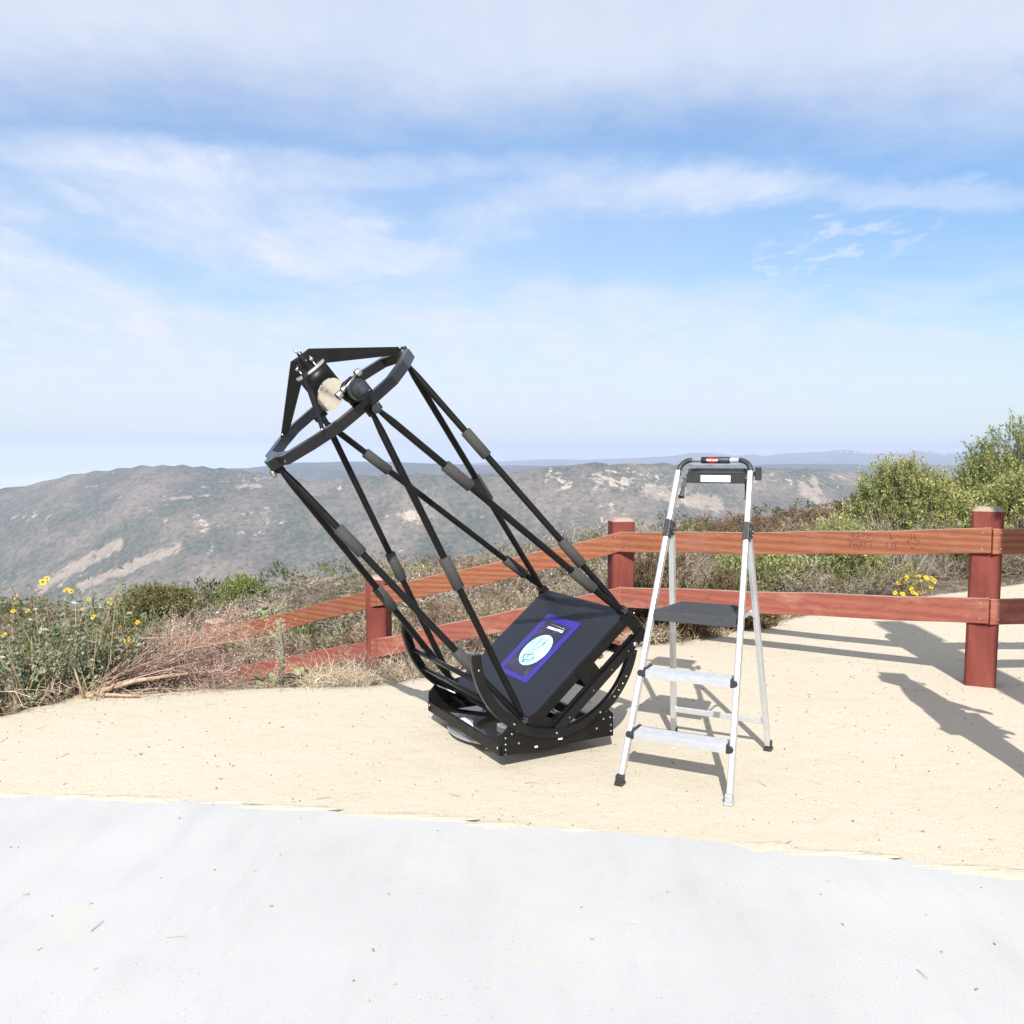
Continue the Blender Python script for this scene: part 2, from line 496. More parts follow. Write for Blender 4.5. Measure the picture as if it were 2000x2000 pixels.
def zmap(q, Y, X):
    ye = np.interp(q, QN, list(EDGE.values()))
    d1 = np.interp(q, [1300, 1480], [30, 60])
    st, zz = [], []
    def add(y, z): st.append(y + 0 * q); zz.append(z + 0 * q)
    add(.01, 0); add(ye, 0)
    y7 = np.maximum(7.7, ye + .35)
    add(y7, np.interp(q, QN, Z77)); add(np.maximum(9.5, y7 + .9), np.interp(q, QN, Z95)); add(np.maximum(15, y7 + 3), np.interp(q, QN, Z15))
    zs = los(tab(q, SIL), d1) - .42
    add(d1, zs)
    add(d1 * 1.6, los(tab(q, SIL), d1 * 1.6) - 8); add(200, -80); add(560, -215)
    d2 = 1380 + 160 * np.cos(q / 330.)
    add(d2 * .62, los(tab(q, R2), d2) - 138)
    add(d2, los(tab(q, R2), d2)); add(d2 * 1.2, los(tab(q, R2), d2 * 1.2) - 60)
    add(2600, los(tab(q, R3), 3200) - 60); add(3200, los(tab(q, R3), 3200)); add(4300, np.interp(q, [500, 900], [-380, -130])); add(5600, los(tab(q, R4), 7500) - 110)
    add(7500, los(tab(q, R4), 7500)); add(9500, np.interp(q, [500, 900], [-380, -330])); add(1e5, -385)
    st, zz = np.array(st), np.array(zz)
    out = np.zeros_like(Y)
    for i in range(len(st) - 1):
        m = (Y >= st[i]) & (Y < st[i + 1])
        tt = (Y - st[i]) / (st[i + 1] - st[i])
        out = np.where(m, zz[i] + (zz[i + 1] - zz[i]) * tt, out)
    # relief
    ridge_d = np.minimum(np.abs(Y - d2) / 260., np.minimum(np.abs(Y - 3200) / 500., np.abs(Y - 7500) / 900.))
    amp = np.clip((Y - 150) / 400., 0, 1) * (np.clip(ridge_d, .07, 1))
    out = out + amp * (58 * ridged(X / 300. + .35 * Y / 300., Y / 520.) + 9 * fbm(X / 60., Y / 60.)) * np.clip(Y / 1300., .6, 1.3)
    out = out + np.clip((Y - ye) / 3, 0, 1) * np.clip(Y / 25, .3, 1) * .22 * fbm(X / 2.2, Y / 2.2, 4) + .012 * fbm(X * 1.2, Y * 1.2, 3) * np.clip((Y - 3) / 2, 0, 1)
    return out, ye
def qof(X, Y):
    return 1000 + F_PX * X / (Y * cp + CAM_H * sp)
def ground_z(X, Y):
    X, Y = np.atleast_1d(np.asarray(X, float)), np.atleast_1d(np.asarray(Y, float))
    return zmap(qof(X, Y), Y, X)[0]

az = np.concatenate([np.arange(-180, -33, 3.), np.arange(-33, 33, .11), np.arange(33, 180, 3.)])
az_r = np.radians(az)
rr_ = [.4]
while rr_[-1] < 19000: rr_.append(rr_[-1] * 1.019)
rr_ = np.array(rr_)
A, Rr = np.meshgrid(az_r, rr_)
X, Yr = np.sin(A) * Rr, np.cos(A) * Rr
Ac = np.clip(A, rad(-36), rad(36))
Ye_ = Rr * np.cos(Ac)
q = 1000 + F_PX * np.tan(Ac) * Ye_ / (Ye_ * cp + CAM_H * sp)
Z, yedge = zmap(q, Ye_, X)
wb = np.clip((np.abs(A) - rad(60)) / rad(50), 0, 1); wb = wb * wb * (3 - 2 * wb)
Z = Z * (1 - wb)
pad = np.clip((yedge - Ye_) / .5 + .5, 0, 1); pad = np.maximum(pad, (wb > .4) & (Rr < 40))
# image-independent masks, laid out by place on the slope
pyv = 882 + (CAM_H - Z) / Ye_ * F_PX
def blob(x0, y0, x1, y1, w):
    dx, dy = x1 - x0, y1 - y0
    tt = np.clip(((q - x0) * dx + (pyv - y0) * dy) / (dx * dx + dy * dy), 0, 1)
    dd = np.hypot(q - x0 - tt * dx, pyv - y0 - tt * dy)
    return np.clip(1.3 - dd / w, 0, 1)
bare = np.maximum.reduce([blob(70, 1150, 225, 1062, 15), blob(150, 1148, 340, 1070, 13), blob(1565, 950, 1630, 998, 14), blob(1590, 935, 1600, 960, 9), blob(1270, 958, 1400, 985, 20), blob(330, 975, 520, 945, 4), blob(1190, 905, 1290, 900, 3)])
bare = bare * ((Ye_ > 300) & (Ye_ < 2000))
rock = np.maximum.reduce([blob(1180, 925, 1330, 960, 28), blob(1075, 930, 1100, 950, 18), blob(780, 1005, 820, 1010, 14), blob(380, 1010, 410, 1080, 22), blob(930, 990, 945, 1010, 12), blob(1480, 925, 1640, 945, 22), blob(660, 950, 670, 965, 12), blob(20, 1010, 60, 1005, 12), blob(330, 1130, 350, 1140, 12)]) * ((Ye_ > 300) & (Ye_ < 2400))
NA = len(az)
def strip(name, i0, i1, mat, label, smooth=True):
    v = np.stack([X[i0:i1 + 1], Yr[i0:i1 + 1], Z[i0:i1 + 1]], -1).reshape(-1, 3)
    nr = i1 - i0
    a = np.arange(nr)[:, None] * NA; k = np.arange(NA)[None]; k2 = (k + 1) % NA
    qd = np.stack([a + k, a + NA + k, a + NA + k2, a + k2], -1).reshape(-1, 4)[:, ::-1]
    at = dict(pad=pad[i0:i1 + 1].ravel(), bare=bare[i0:i1 + 1].ravel(), rock=rock[i0:i1 + 1].ravel())
    o = raw(name, v, qd, None, mat, None, smooth, at)
    tag(o, label, kind='structure')
    return o
ia = int(np.searchsorted(rr_, 110)); ib = int(np.searchsorted(rr_, 2150))
g = strip('ground', 0, ia, M['ground'], 'pale sand viewpoint pad and brown scrub soil beyond its edge')
# close the small hole under the tripod spot
strip('hills', ia, ib, M['hill'], 'hazy chaparral hillside across the canyon with pale rock patches')
strip('terrain', ib, len(rr_) - 1, M['far'], 'distant blue ridges on the horizon')
c0 = MB(); n = 24
c0.add([(0.45 * math.cos(2 * math.pi * k / n), .45 * math.sin(2 * math.pi * k / n), -.004) for k in range(n)], [tuple(range(n))])
o = c0.build('ground', M['ground']); o['kind'] = 'structure'
a_ = o.data.attributes.new('pad', 'FLOAT', 'POINT'); a_.data.foreach_set('value', [1.0] * n)
s = MB(); n = 96
s.add([(60000 * math.cos(2 * math.pi * k / n), 60000 * math.sin(2 * math.pi * k / n), -300) for k in range(n)], [tuple(range(n))])
tag(s.build('fog_bank', M['sea']), 'low white marine fog bank lying beyond the farthest hills', 'fog', kind='stuff')
# concrete walk
edge_px = [(-700, 1553), (-300, 1556), (0, 1560), (238, 1564), (420, 1573), (621, 1588), (880, 1609), (1190, 1632), (1532, 1662), (1800, 1692), (2100, 1730), (2500, 1795)]
pts = [gz(x, y)[:2] for x, y in edge_px]
fine = []
for i in range(len(pts) - 1):
    for k in range(6):
        p = pts[i] + (pts[i + 1] - pts[i]) * k / 6
        fine.append(p + V3(0, .012 * (vnoise(np.array(p[0] * 4.), np.array(3.)) - .5)))
fine.append(pts[-1])
fine = fine
poly = [(-14, fine[0][1] + .6)] + [tuple(p) for p in fine] + [(14, fine[-1][1] - 3.2), (14, -4.5), (-14, -4.5)]
s = MB()
s.prism(poly[::-1], V3(0, 0, -.10), V3(1, 0, 0), V3(0, 1, 0), V3(0, 0, .118))
tag(s.build('path', M['concrete'], bevel=.006), 'pale concrete path edge along the sand', kind='structure')

rs = np.random.default_rng(77)
sv, sq_, nn_ = [], [], 0
for i in range(46):
    k = rs.integers(0, len(fine) - 1); p = fine[k] + (fine[k + 1] - fine[k]) * rs.random()
    if abs(p[0]) > 6: continue
    rx, ry = rs.uniform(.05, .22), rs.uniform(.015, .05); N = 14; hh = rs.uniform(.003, .007)
    rad_n = 1 + .3 * rs.normal(size=N)
    ctr = [p[0], p[1] - ry * .3, .018 + hh]
    a_n = np.arange(N) * 2 * math.pi / N
    ringv = np.stack([p[0] + np.cos(a_n) * rx * rad_n, p[1] - ry * .3 + np.sin(a_n) * ry * rad_n, np.full(N, .0165)], -1)
    mid_ = np.stack([p[0] + np.cos(a_n) * rx * rad_n * .5, p[1] - ry * .3 + np.sin(a_n) * ry * rad_n * .5, np.full(N, .018 + hh * .8)], -1)
    sv.append(np.concatenate([ringv, mid_, np.repeat([ctr], N, 0)]))
    for lay in (0, 1):
        for j in range(N): sq_.append([nn_ + lay * N + j, nn_ + lay * N + (j + 1) % N, nn_ + (lay + 1) * N + (j + 1) % N, nn_ + (lay + 1) * N + j])
    nn_ += 3 * N
sv = np.concatenate(sv)
tag(raw('sand_spill', sv, np.array(sq_), None, M['ground'], None, True, dict(pad=np.ones(len(sv)))), 'thin drifts of sand blown over the path edge', 'sand', kind='stuff')

# ------------------------------------------------------------------ telescope
PSI, TH = -1.0733, .8753
u = V3(math.cos(PSI), math.sin(PSI), 0)
nh = V3(-math.sin(PSI), math.cos(PSI), 0)
w = -nh * math.cos(TH) + V3(0, 0, math.sin(TH))
v_ = nh * math.sin(TH) + V3(0, 0, math.cos(TH))
c = V3(.1181, 4.6763, .4591)
T = lambda a, b, s_: c + u * a + v_ * b + w * s_
tel = thing('telescope', (.023, 4.629, 0), 'large black open truss telescope with grey foam grips standing on the sand', 'telescope')
HT = 1.5915
lo = {'L': (-.39, -.373, 0), 'F': (.39, -.373, 0), 'R': (.39, .373, 0), 'B': (-.39, .373, 0)}
up = {'L': (0, -.398, HT), 'F': (.39, 0, HT), 'R': (0.01, .388, HT + .01), 'B': (-.39, 0, HT)}
# mirror box
s = MB(); s.box(T(0, 0, -.022), u * .400, v_ * .385, w * .018)
lid = s.build('mirror_box_lid', M['cover'], tel, .004)
s = MB()
for a0, b0, a1, b1 in ((-.40, -.385, .40, -.385), (-.40, .385, .40, .385), (-.40, -.385, -.40, .385), (.40, -.385, .40, .385)):
    s.bar(T(a0, b0, -.045), T(a1, b1, -.045), .026, .042, w)
s.build('mirror_box_frame', M['black'], tel, .002)
# poster on the lid
s = MB(); s.box(T(.007, .02, -.0025), u * .165, v_ * .213, w * .0012)
pst = s.build('poster', M['blue'], tel)
s = MB(); s.box(T(.007, .012, -.0010), u * .122, v_ * .178, w * .0007)
s.build('star_print', M['stars'], pst)
s = MB(); s.prism([(.107 * math.cos(a * math.pi / 24), .107 * math.sin(a * math.pi / 24)) for a in range(48)], T(.018, -.002, -.0003), u, v_, w * .0008)
s.build('round_picture', M['cyan'], pst)
s = MB()
def pl(*p, r=.0011):
    P = [T(.018 + x, -.002 + y, .0008) for x, y in p]
    for i in range(len(P) - 1): s.tube([P[i], P[i + 1]], r, 5)
pl((-.030, .075), (.018, .078), (.025, .060), (-.024, .056), (-.030, .075))
pl((.018, .078), (.040, .092)); pl((-.030, .075), (-.055, -.055)); pl((-.024, .056), (-.02, -.080)); pl((.025, .060), (.042, -.050))
pl((.018, .078), (-.02, -.080), (.025, .06), (-.055, -.055))
pl((-.055, -.055), (-.02, -.082), (.045, -.050), (.012, -.028), (-.055, -.055), r=.002)
pl((-.055, -.068), (-.02, -.094), (.045, -.062), (.045, -.050), r=.002); pl((-.055, -.055), (-.055, -.068)); pl((-.02, -.094), (-.02, -.08), r=.002)
s.build('telescope_drawing', M['ink'], pst)
def text(body, size, o3, X_, Y_, mat, name, parent, ext=.0004, bold=0.0):
    cu = bpy.data.curves.new(name, 'FONT'); cu.body = body; cu.size = size; cu.extrude = ext; cu.offset = bold
    cu.align_x = 'CENTER'; cu.align_y = 'CENTER'
    to = bpy.data.objects.new('tmp', cu); COL.objects.link(to)
    dg = bpy.context.evaluated_depsgraph_get()
    me = bpy.data.meshes.new_from_object(to.evaluated_get(dg))
    bpy.data.objects.remove(to)
    Zn = np.cross(X_, Y_)
    Mx = Matrix(((X_[0], Y_[0], Zn[0], o3[0]), (X_[1], Y_[1], Zn[1], o3[1]), (X_[2], Y_[2], Zn[2], o3[2]), (0, 0, 0, 1)))
    me.transform(Mx)
    off = np.zeros(3); par = parent
    while par is not None: off += np.array(par.location); par = par.parent
    me.transform(Matrix.Translation(tuple(-off)))
    me.materials.clear(); me.materials.append(mat)
    ob = bpy.data.objects.new(name, me); COL.objects.link(ob); ob.parent = parent
    return ob
text('HUBBLE OPTICS', .0215, T(.020, .150, .0002), u, v_, M['white'], 'lettering', pst, .0004, .0006)
s = MB(); s.tube([T(-.055, .176, .0004), T(.095, .170, .0004)], .0008, 5)
s.build('title_line', M['white'], pst)
# under-frame and mirror cell
s = MB()
for b in (-.24, .0, .24):
    s.bar(T(-.40, b, -.150), T(.40, b, -.150), .035, .03, w)
s.build('rear_frame', M['black'], tel, .002)
s = MB(); s.tube([T(0, .02, -.062), T(0, .02, -.118)], .285, 48)
s.build('primary_mirror', simple('mirror_back_glass', (.20, .17, .15), .25, 0, .1, 8), tel)
s = MB(); s.tube([T(.13, -.24, -.155), T(.13, -.24, -.20)], .055, 20)
s.build('cooling_fan', M['gloss'], tel)
for a_0, b_0 in ((.20, .20), (.28, -.2), (-.2, -.2)):
    s = MB(); s.tube([T(a_0, b_0, -.11), T(a_0, b_0, -.215)], .007, 10); s.tube([T(a_0, b_0, -.19), T(a_0, b_0, -.21)], .018, 12)
    s.build('collimation_bolt', M['steel'], tel)
RH, HS = .468, .176
def hoop(U, name='altitude_bearing'):
    s = MB()
    a0 = math.atan2(.458 - HS, -.366); a1 = math.atan2(-.19 - HS, .293)
    if a1 < a0: a1 += 2 * math.pi
    N = 60; ro, ri = RH, RH - .047
    vs, fs = [], []
    for k in range(N + 1):
        a = a0 + (a1 - a0) * k / N
        for r_, uu in ((ro, -.016), (ro, .016), (ri, .016), (ri, -.016)):
            vs.append(T(U + uu, math.cos(a) * r_, HS + math.sin(a) * r_))
    for k in range(N):
        for j in range(4):
            fs.append((k * 4 + j, k * 4 + (j + 1) % 4, k * 4 + 4 + (j + 1) % 4, k * 4 + 4 + j))
    s.add(vs, fs, True); s.f += [(0, 1, 2, 3), tuple(N * 4 + j for j in (3, 2, 1, 0))]; s.sm += [False, False]
    o = s.build(name, M['gloss'], tel, .002)
    return o
for U in (.425, -.425):
    sg = 1 if U > 0 else -1
    hoop(U)
    s = MB(); s.bar(T(U, -.285, -.150), T(U, .385, -.150), .030, .046, w)
    s.bar(T(U - sg * .006, -.27, -.118), T(U - sg * .006, -.03, -.118), .012, .014, w)
    s.bar(T(U - sg * .006, .08, -.118), T(U - sg * .006, .33, -.118), .012, .014, w)
    s.build('chord_bar', M['gloss'], tel, .0015)
    s = MB(); s.prism([(-.030, -.024), (.080, -.024), (.080, -.130), (-.030, -.130)], T(U - sg * .012, 0, 0), v_, w, u * sg * .006)
    s.build('joint_plate', M['black'], tel, .001)
    s = MB(); s.prism([(.335, 0), (.385, .01), (.405, -.03), (.405, -.19), (.355, -.20), (.345, -.13)], T(U - sg * .020, 0, 0), v_, w, u * sg * .006)
    s.build('corner_plate', M['black'], tel, .001)
    s = MB(); s.prism([(-.40, 0), (-.355, .012), (-.30, -.02), (-.25, -.13), (-.30, -.16), (-.36, -.05)], T(U - sg * .020, 0, 0), v_, w, u * sg * .006)
    s.build('corner_plate', M['black'], tel, .001)
for ss in (.322, .205):
    r_b = -math.sqrt((RH - .024) ** 2 - (ss - HS) ** 2)
    s = MB(); s.tube([T(-.41, r_b, ss), T(.41, r_b, ss)], .0125, 14); s.build('cross_tube', M['gloss'], tel)
for a, b, s_, U in ((-.40, .13, 0, .443), (-.44, .33, 0, .443)):
    pass
def bolt(p, d, r=.0075, L=.006, par=None):
    p = np.asarray(p, float); d = norm(d); r = r * .82
    s = MB(); s.tube([p, p + d * L * .6, p + d * L], [r, r, r * .6], 10)
    return s.build('bolt', M['steel'], par or tel)
for ang in (152, 196, 228, 262, 276, 281, 286, 291, 333):
    a = rad(ang); r_ = RH - .024
    bolt(T(.441, math.cos(a) * r_, HS + math.sin(a) * r_), u, .0065)
bolt(T(.441, .30, -.150), u, .017, .014)
for b in (-.2, -.02, .12, .25): bolt(T(.4405, b, -.150), u, .004)
# truss poles
grips = {'LF': (.276, .762), 'LL': (.554,), 'BL': (.54,), 'BB': (.233, .854), 'FF': (.497,), 'FR': (.30, .82), 'RR': (.322, .757), 'RB': (.51,)}
for k, gs in grips.items():
    p0 = T(*up[k[0]]); p1 = T(*lo[k[1]])
    # the two poles of a node start a little apart
    ctr = T(*up[k[0]]) ; side = norm(p1 - p0)
    off = .012 * (1 if k in ('LF', 'FR', 'RR', 'BB') else -1)
    tang = norm(np.cross(w, norm(ctr - T(0, 0, HT))))
    p0 = p0 + tang * off; p1 = p1 - tang * off * .6
    d = norm(p1 - p0); L = np.linalg.norm(p1 - p0)
    s = MB()
    bend = p0 - w * .0 + d * 0
    pts_ = [p0, p0 + d * .03, p0 + d * .10, p1 - d * .10, p1 - d * .03, p1]
    s.tube(pts_, [.010, .012, .0165, .0165, .012, .010], 16)
    po = s.build('truss_pole', M['pole'], tel)
    for g_ in gs:
        q_ = p0 + d * L * g_
        s = MB(); s.tube([q_ - d * .082, q_ - d * .078, q_ + d * .078, q_ + d * .082], [.021, .027, .027, .021], 18)
        s.build('foam_grip', M['foam'], po)
for k, p in lo.items():
    s = MB(); P = T(*p)
    s.box(P + w * .004, u * .024, v_ * .020, w * .022); s.build('pole_clamp', M['black'], tel, .003)
    o_ = u * (1 if p[0] > 0 else -1)
    s = MB(); s.tube([P + w * .012 + o_ * .02, P + w * .012 + o_ * .045], .009, 10)
    for kk in range(5):
        a = 2 * math.pi * kk / 5
        s.tube([P + w * .012 + o_ * .036 + (v_ * math.cos(a) + w * math.sin(a)) * .006, P + w * .012 + o_ * .036 + (v_ * math.cos(a) + w * math.sin(a)) * .019], .0055, 8)
    s.build('knob', M['plastic'], tel)
# upper ring
N = 16; S0, S1 = HT + .012, HT + .060
ring_o, ring_i = [], []
for k in range(N):
    a = 2 * math.pi * k / N
    ro = .405 + (.012 if k % 4 in (1, 3) else -.004); ri = ro - .042
    ring_o.append((math.cos(a) * ro, math.sin(a) * ro)); ring_i.append((math.cos(a) * ri, math.sin(a) * ri))
s = MB(); vs, fs = [], []
for k in range(N):
    for (x, y), z in ((ring_o[k], S0), (ring_o[k], S1), (ring_i[k], S1), (ring_i[k], S0)): vs.append(T(x, y, z))
for k in range(N):
    j2 = ((k + 1) % N) * 4
    for j in range(4): fs.append((k * 4 + j, j2 + j, j2 + (j + 1) % 4, k * 4 + (j + 1) % 4))
s.add(vs, fs)
ring = s.build('upper_ring', simple('black_ring_paint', (.008, .0078, .008), .24, 0, .2, 10, spec=.4), tel, .002)
for sg in (-1, 1):       # square mitred lugs at the two ends
    s = MB(); s.prism([(-.085, .362 * sg), (-.038, .428 * sg), (.038, .428 * sg), (.085, .362 * sg)], T(0, 0, S0 - .001), u, v_, w * (S1 - S0 + .002))
    s.build('ring_lug', bpy.data.materials['black_ring_paint'], tel, .002)
for k, p in up.items():
    P = T(*p); rd = norm(P - T(0, 0, p[2]))
    tg = np.cross(w, rd)
    s = MB(); s.box(P + rd * .004 + w * .006, rd * .016, tg * .034, w * .024); s.build('pole_bracket', M['black'], tel, .003)
    s = MB(); s.tube([P + rd * .018, P + rd * .05], .012, 12); s.tube([P + rd * .034, P + rd * .046], .021, 12); s.build('knob', M['plastic'] if k != 'L' else M['steel'], tel)
    bolt(P + rd * .02 + tg * .024 + w * .012, rd, .005)
# spider and secondary
feet = [(-.262, -.285), (.362, -.205), (.03, .40)]
feet = [(-.268, -.235), (.345, -.22), (.02, .405)]
APX = 1.918
for i, (a, b) in enumerate(feet):
    f0 = T(a, b, S1); ap = T(0, 0, APX)
    hd = norm(V3(a, b, 0)); H3 = u * hd[0] + v_ * hd[1]; tt = np.cross(w, H3)
    rr0 = math.hypot(a, b)
    s = MB()
    hh = APX - S1
    # outline in (radial, height): leg from the ring up to the hub with a wide head
    wd = (.036, .022, .040)[i]
    ax_, ox_ = .055, rr0 + .018
    ho_ = wd / math.sin(math.atan2(hh, ox_ - ax_))
    xi_ = .085; zi_ = hh * (ox_ - ho_ - xi_) / (ox_ - ax_)
    s.prism([(ox_ - ho_, 0), (ox_, 0), (ax_, hh), (0, hh), (0, zi_ - .03), (.045, zi_ - .008)], T(0, 0, S1) - tt * .005, H3, w, tt * .010)
    s.build('spider_vane', M['black'], tel, .001)
    bolt(T(a, b, S1 + .002), w, .010, .012)
s = MB(); s.tube([T(0, 0, APX - .005), T(0, 0, APX - .09)], .036, 20); s.build('spider_hub', M['black'], tel, .002)
for k in range(3):
    a = rad(30 + 120 * k)
    s = MB(); P = T(math.cos(a) * .045, math.sin(a) * .045, APX - .045)
    s.tube([P, P - w * .085], .0035, 8); s.tube([P + w * .0, P + w * .012], .012, 10); s.tube([P - w * .08, P - w * .1], .010, 10)
    s.build('adjusting_screw', M['steel'], tel)
s = MB(); s.tube([T(0, 0, APX - .0), T(0, 0, APX + .035)], .006, 8); s.tube([T(.02, .01, APX - .0), T(.02, .01, APX + .028)], .004, 8); s.build('adjusting_screw', M['steel'], tel)
for ang in (0, 50, 110, 170, 230, 300): 
    a = rad(ang); bolt(T(.037 * math.cos(a), .037 * math.sin(a), APX - .03), u * math.cos(a) + v_ * math.sin(a), .005)
# secondary holder: tube cut at 45 degrees towards the focuser
s = MB(); N = 40; R = .075; top = 1.832
MC = 1.693
tv, bv = [], []
for k in range(N):
    a = 2 * math.pi * k / N
    x, y = math.cos(a) * R, math.sin(a) * R
    tv.append(T(x, y, top)); bv.append(T(x, y, MC + .008 + x))
s.add(tv + bv, [(k, (k + 1) % N, (k + 1) % N + N, k + N) for k in range(N)], True)
s.f.append(tuple(range(N))[::-1]); s.sm.append(False); s.f.append(tuple(range(N, 2 * N))); s.sm.append(False)
s.build('secondary_holder', M['black'], tel)
sn = norm(u - w); sl = norm(u + w)
s = MB(); s.prism([(math.cos(2 * math.pi * k / 48) * R * 1.37, math.sin(2 * math.pi * k / 48) * R * .97) for k in range(48)], T(0, 0, MC + .008) + sn * .001, sl, v_, sn * .008)
s.build('secondary_mirror', M['mirror'], tel)
s = MB(); s.tube([T(.0, 0, top + .0), T(0, 0, top + .012)], .078, 30); s.tube([T(0, 0, top + .01), T(0, 0, top + .05)], .02, 14); s.build('holder_collar', M['alugrey'], tel)
# focuser
FS = 1.705
s = MB(); s.prism([(-.056, S1 - FS - .006), (.060, S1 - FS - .006), (.060, .0), (.020, .050), (-.031, .050), (-.060, .005)], T(.352, 0, FS), v_, w, u * .010)
fb = s.build('focuser_board', M['black'], tel, .002)
s = MB(); s.tube([T(.362, -.018, FS), T(.400, -.018, FS)], .052, 28); s.tube([T(.40, -.018, FS), T(.445, -.018, FS)], .040, 28); s.build('focuser', M['black'], tel, .002)
s = MB(); s.tube([T(.445, -.018, FS), T(.455, -.018, FS)], .046, 28); s.tube([T(.455, -.018, FS), T(.475, -.018, FS), T(.490, -.018, FS)], [.034, .031, .024], 28)
s.tube([T(.490, -.018, FS), T(.505, -.018, FS)], [.024, .021], 24)
ep = s.build('eyepiece', M['plastic'], tel, .001)
s = MB(); s.tube([T(.5052, -.018, FS), T(.5075, -.018, FS)], [.015, .012], 20); s.build('lens', M['lens'], ep)
s = MB(); s.tube([T(.425, .045, FS + .053), T(.425, -.100, FS + .028)], .005, 10); s.build('focuser_shaft', M['steel'], tel)
for (b, ds) in ((.033, .051), (-.090, .030), (-.058, .036)):
    s = MB(); s.tube([T(.425, b - .011, FS + ds), T(.425, b + .013, FS + ds)], .017 if b != -.058 else .012, 18); s.build('focus_knob', M['steel'], tel, .001)
for b, ds in ((-.045, -.040), (.045, -.045), (.050, -.005), (-.045, .0), (-.015, .040)): bolt(T(.362, b, FS + ds), u, .007, .009)
# rocker base
bo = V3(.0229, 4.6293, 0)
Bp = lambda a, b, z: bo + u * a + nh * b + V3(0, 0, z)
AB, BB = .4281, .3124
zb = .078
Zv = V3(0, 0, 1)
side = [(-.316, 0), (.316, .006), (.316, .115), (.276, .152), (.205, .102), (.17, .078), (.06, .060), (-.08, .056), (-.14, .072), (-.205, .096), (-.28, .138), (-.316, .10)]
for sg in (1, -1):
    s = MB(); s.prism(side if sg > 0 else side, Bp(sg * AB, 0, zb) - u * .004, nh, Zv, u * .008)
    s.build('rocker_side', M['black'], tel, .001)
    s = MB(); s.prism([(-.316, 0), (.316, 0), (.316, .045), (-.316, .045)], Bp(sg * (AB - .046), 0, zb) - u * .004, nh, Zv, u * .008); s.build('rocker_side', M['black'], tel, .001)
    for b0_, b1_, z0_, z1_ in ((-.275, -.175, .140, .088), (.205, .272, .106, .152)):
        s = MB(); s.bar(Bp(sg * (AB - .018), b0_, zb + z0_), Bp(sg * (AB - .018), b1_, zb + z1_), .050, .006, Zv); s.build('bearing_pad', M['teflon'], tel)
for sg in (1, -1):
    s = MB(); s.box(Bp(0, sg * BB, zb + .026), u * (AB - .005), nh * .010, Zv * .026); s.build('rocker_rail', M['black'], tel, .001)
s = MB()
s.bar(Bp(-AB + .02, -BB, zb + .02), Bp(AB - .02, BB, zb + .02), .05, .010, Zv)
s.bar(Bp(-AB + .02, BB, zb + .031), Bp(AB - .02, -BB, zb + .031), .05, .010, Zv)
s.box(Bp(0, 0, zb + .045), u * .12, nh * .12, Zv * .006)
s.build('rocker_cross_brace', M['black'], tel, .001)
s = MB(); s.box(Bp(.20, -.16, zb + .045), u * .05, nh * .035, Zv * .02); s.build('motor_box', M['alugrey'], tel, .003)
# ground ring
s = MB(); n = 64
vs, fs = [], []
for k in range(n):
    a = 2 * math.pi * k / n
    for r_, z in ((.355, .030), (.355, .042), (.20, .042), (.20, .030)): vs.append(Bp(0, 0, 0) + V3(math.cos(a) * r_ - .015, math.sin(a) * r_ + .10, z))
for k in range(n):
    for j in range(4): fs.append((k * 4 + j, ((k + 1) % n) * 4 + j, ((k + 1) % n) * 4 + (j + 1) % 4, k * 4 + (j + 1) % 4))
s.add(vs, fs); s.build('ground_ring', M['alugrey'], tel, .001)
for a in (-115, 5, 125):
    P = bo + V3(math.cos(rad(a)) * .32, math.sin(rad(a)) * .32 + .10, 0)
    s = MB(); s.tube([P + Zv * .0, P + Zv * .012], .026, 16); s.tube([P + Zv * .01, P + Zv * .05], .009, 10); s.build('levelling_foot', M['steel'], tel)
for k in range(3):
    a = rad(-60 + 120 * k); P = bo + V3(math.cos(a) * .27, math.sin(a) * .27 + .06, 0)
    s = MB(); s.box(P + Zv * .060, u * .03, nh * .03, Zv * .0180); s.build('azimuth_pad', M['teflon'], tel)
for b, z in ((-.296, .030), (-.296, .055), (-.296, .085), (-.296, .008), (-.262, .10), (-.225, .05), (-.235, .110), (.215, .055), (.30, .060), (.30, .03), (.255, .098), (.296, .10), (.27, .135)):
    bolt(Bp(AB + .004, b, zb + z), u, .0062 if z not in (.008,) else .004)
for a in (-.40, .405): bolt(Bp(a, -BB - .010, zb + .035), -nh, .0085)
s = MB(); s.box(Bp(AB + .0048, -.248, zb + .062), u * .0006, nh * .022, Zv * .014); s.build('cut_out', M['white'], tel) if False else None
for b, z, hw in ((.005, .036, .012), (-.13, .018, .008)):
    s = MB(); s.box(Bp(AB + .0045, b, zb + z), u * .0006, nh * hw, Zv * .004); s.build('small_label', M['white'], tel)

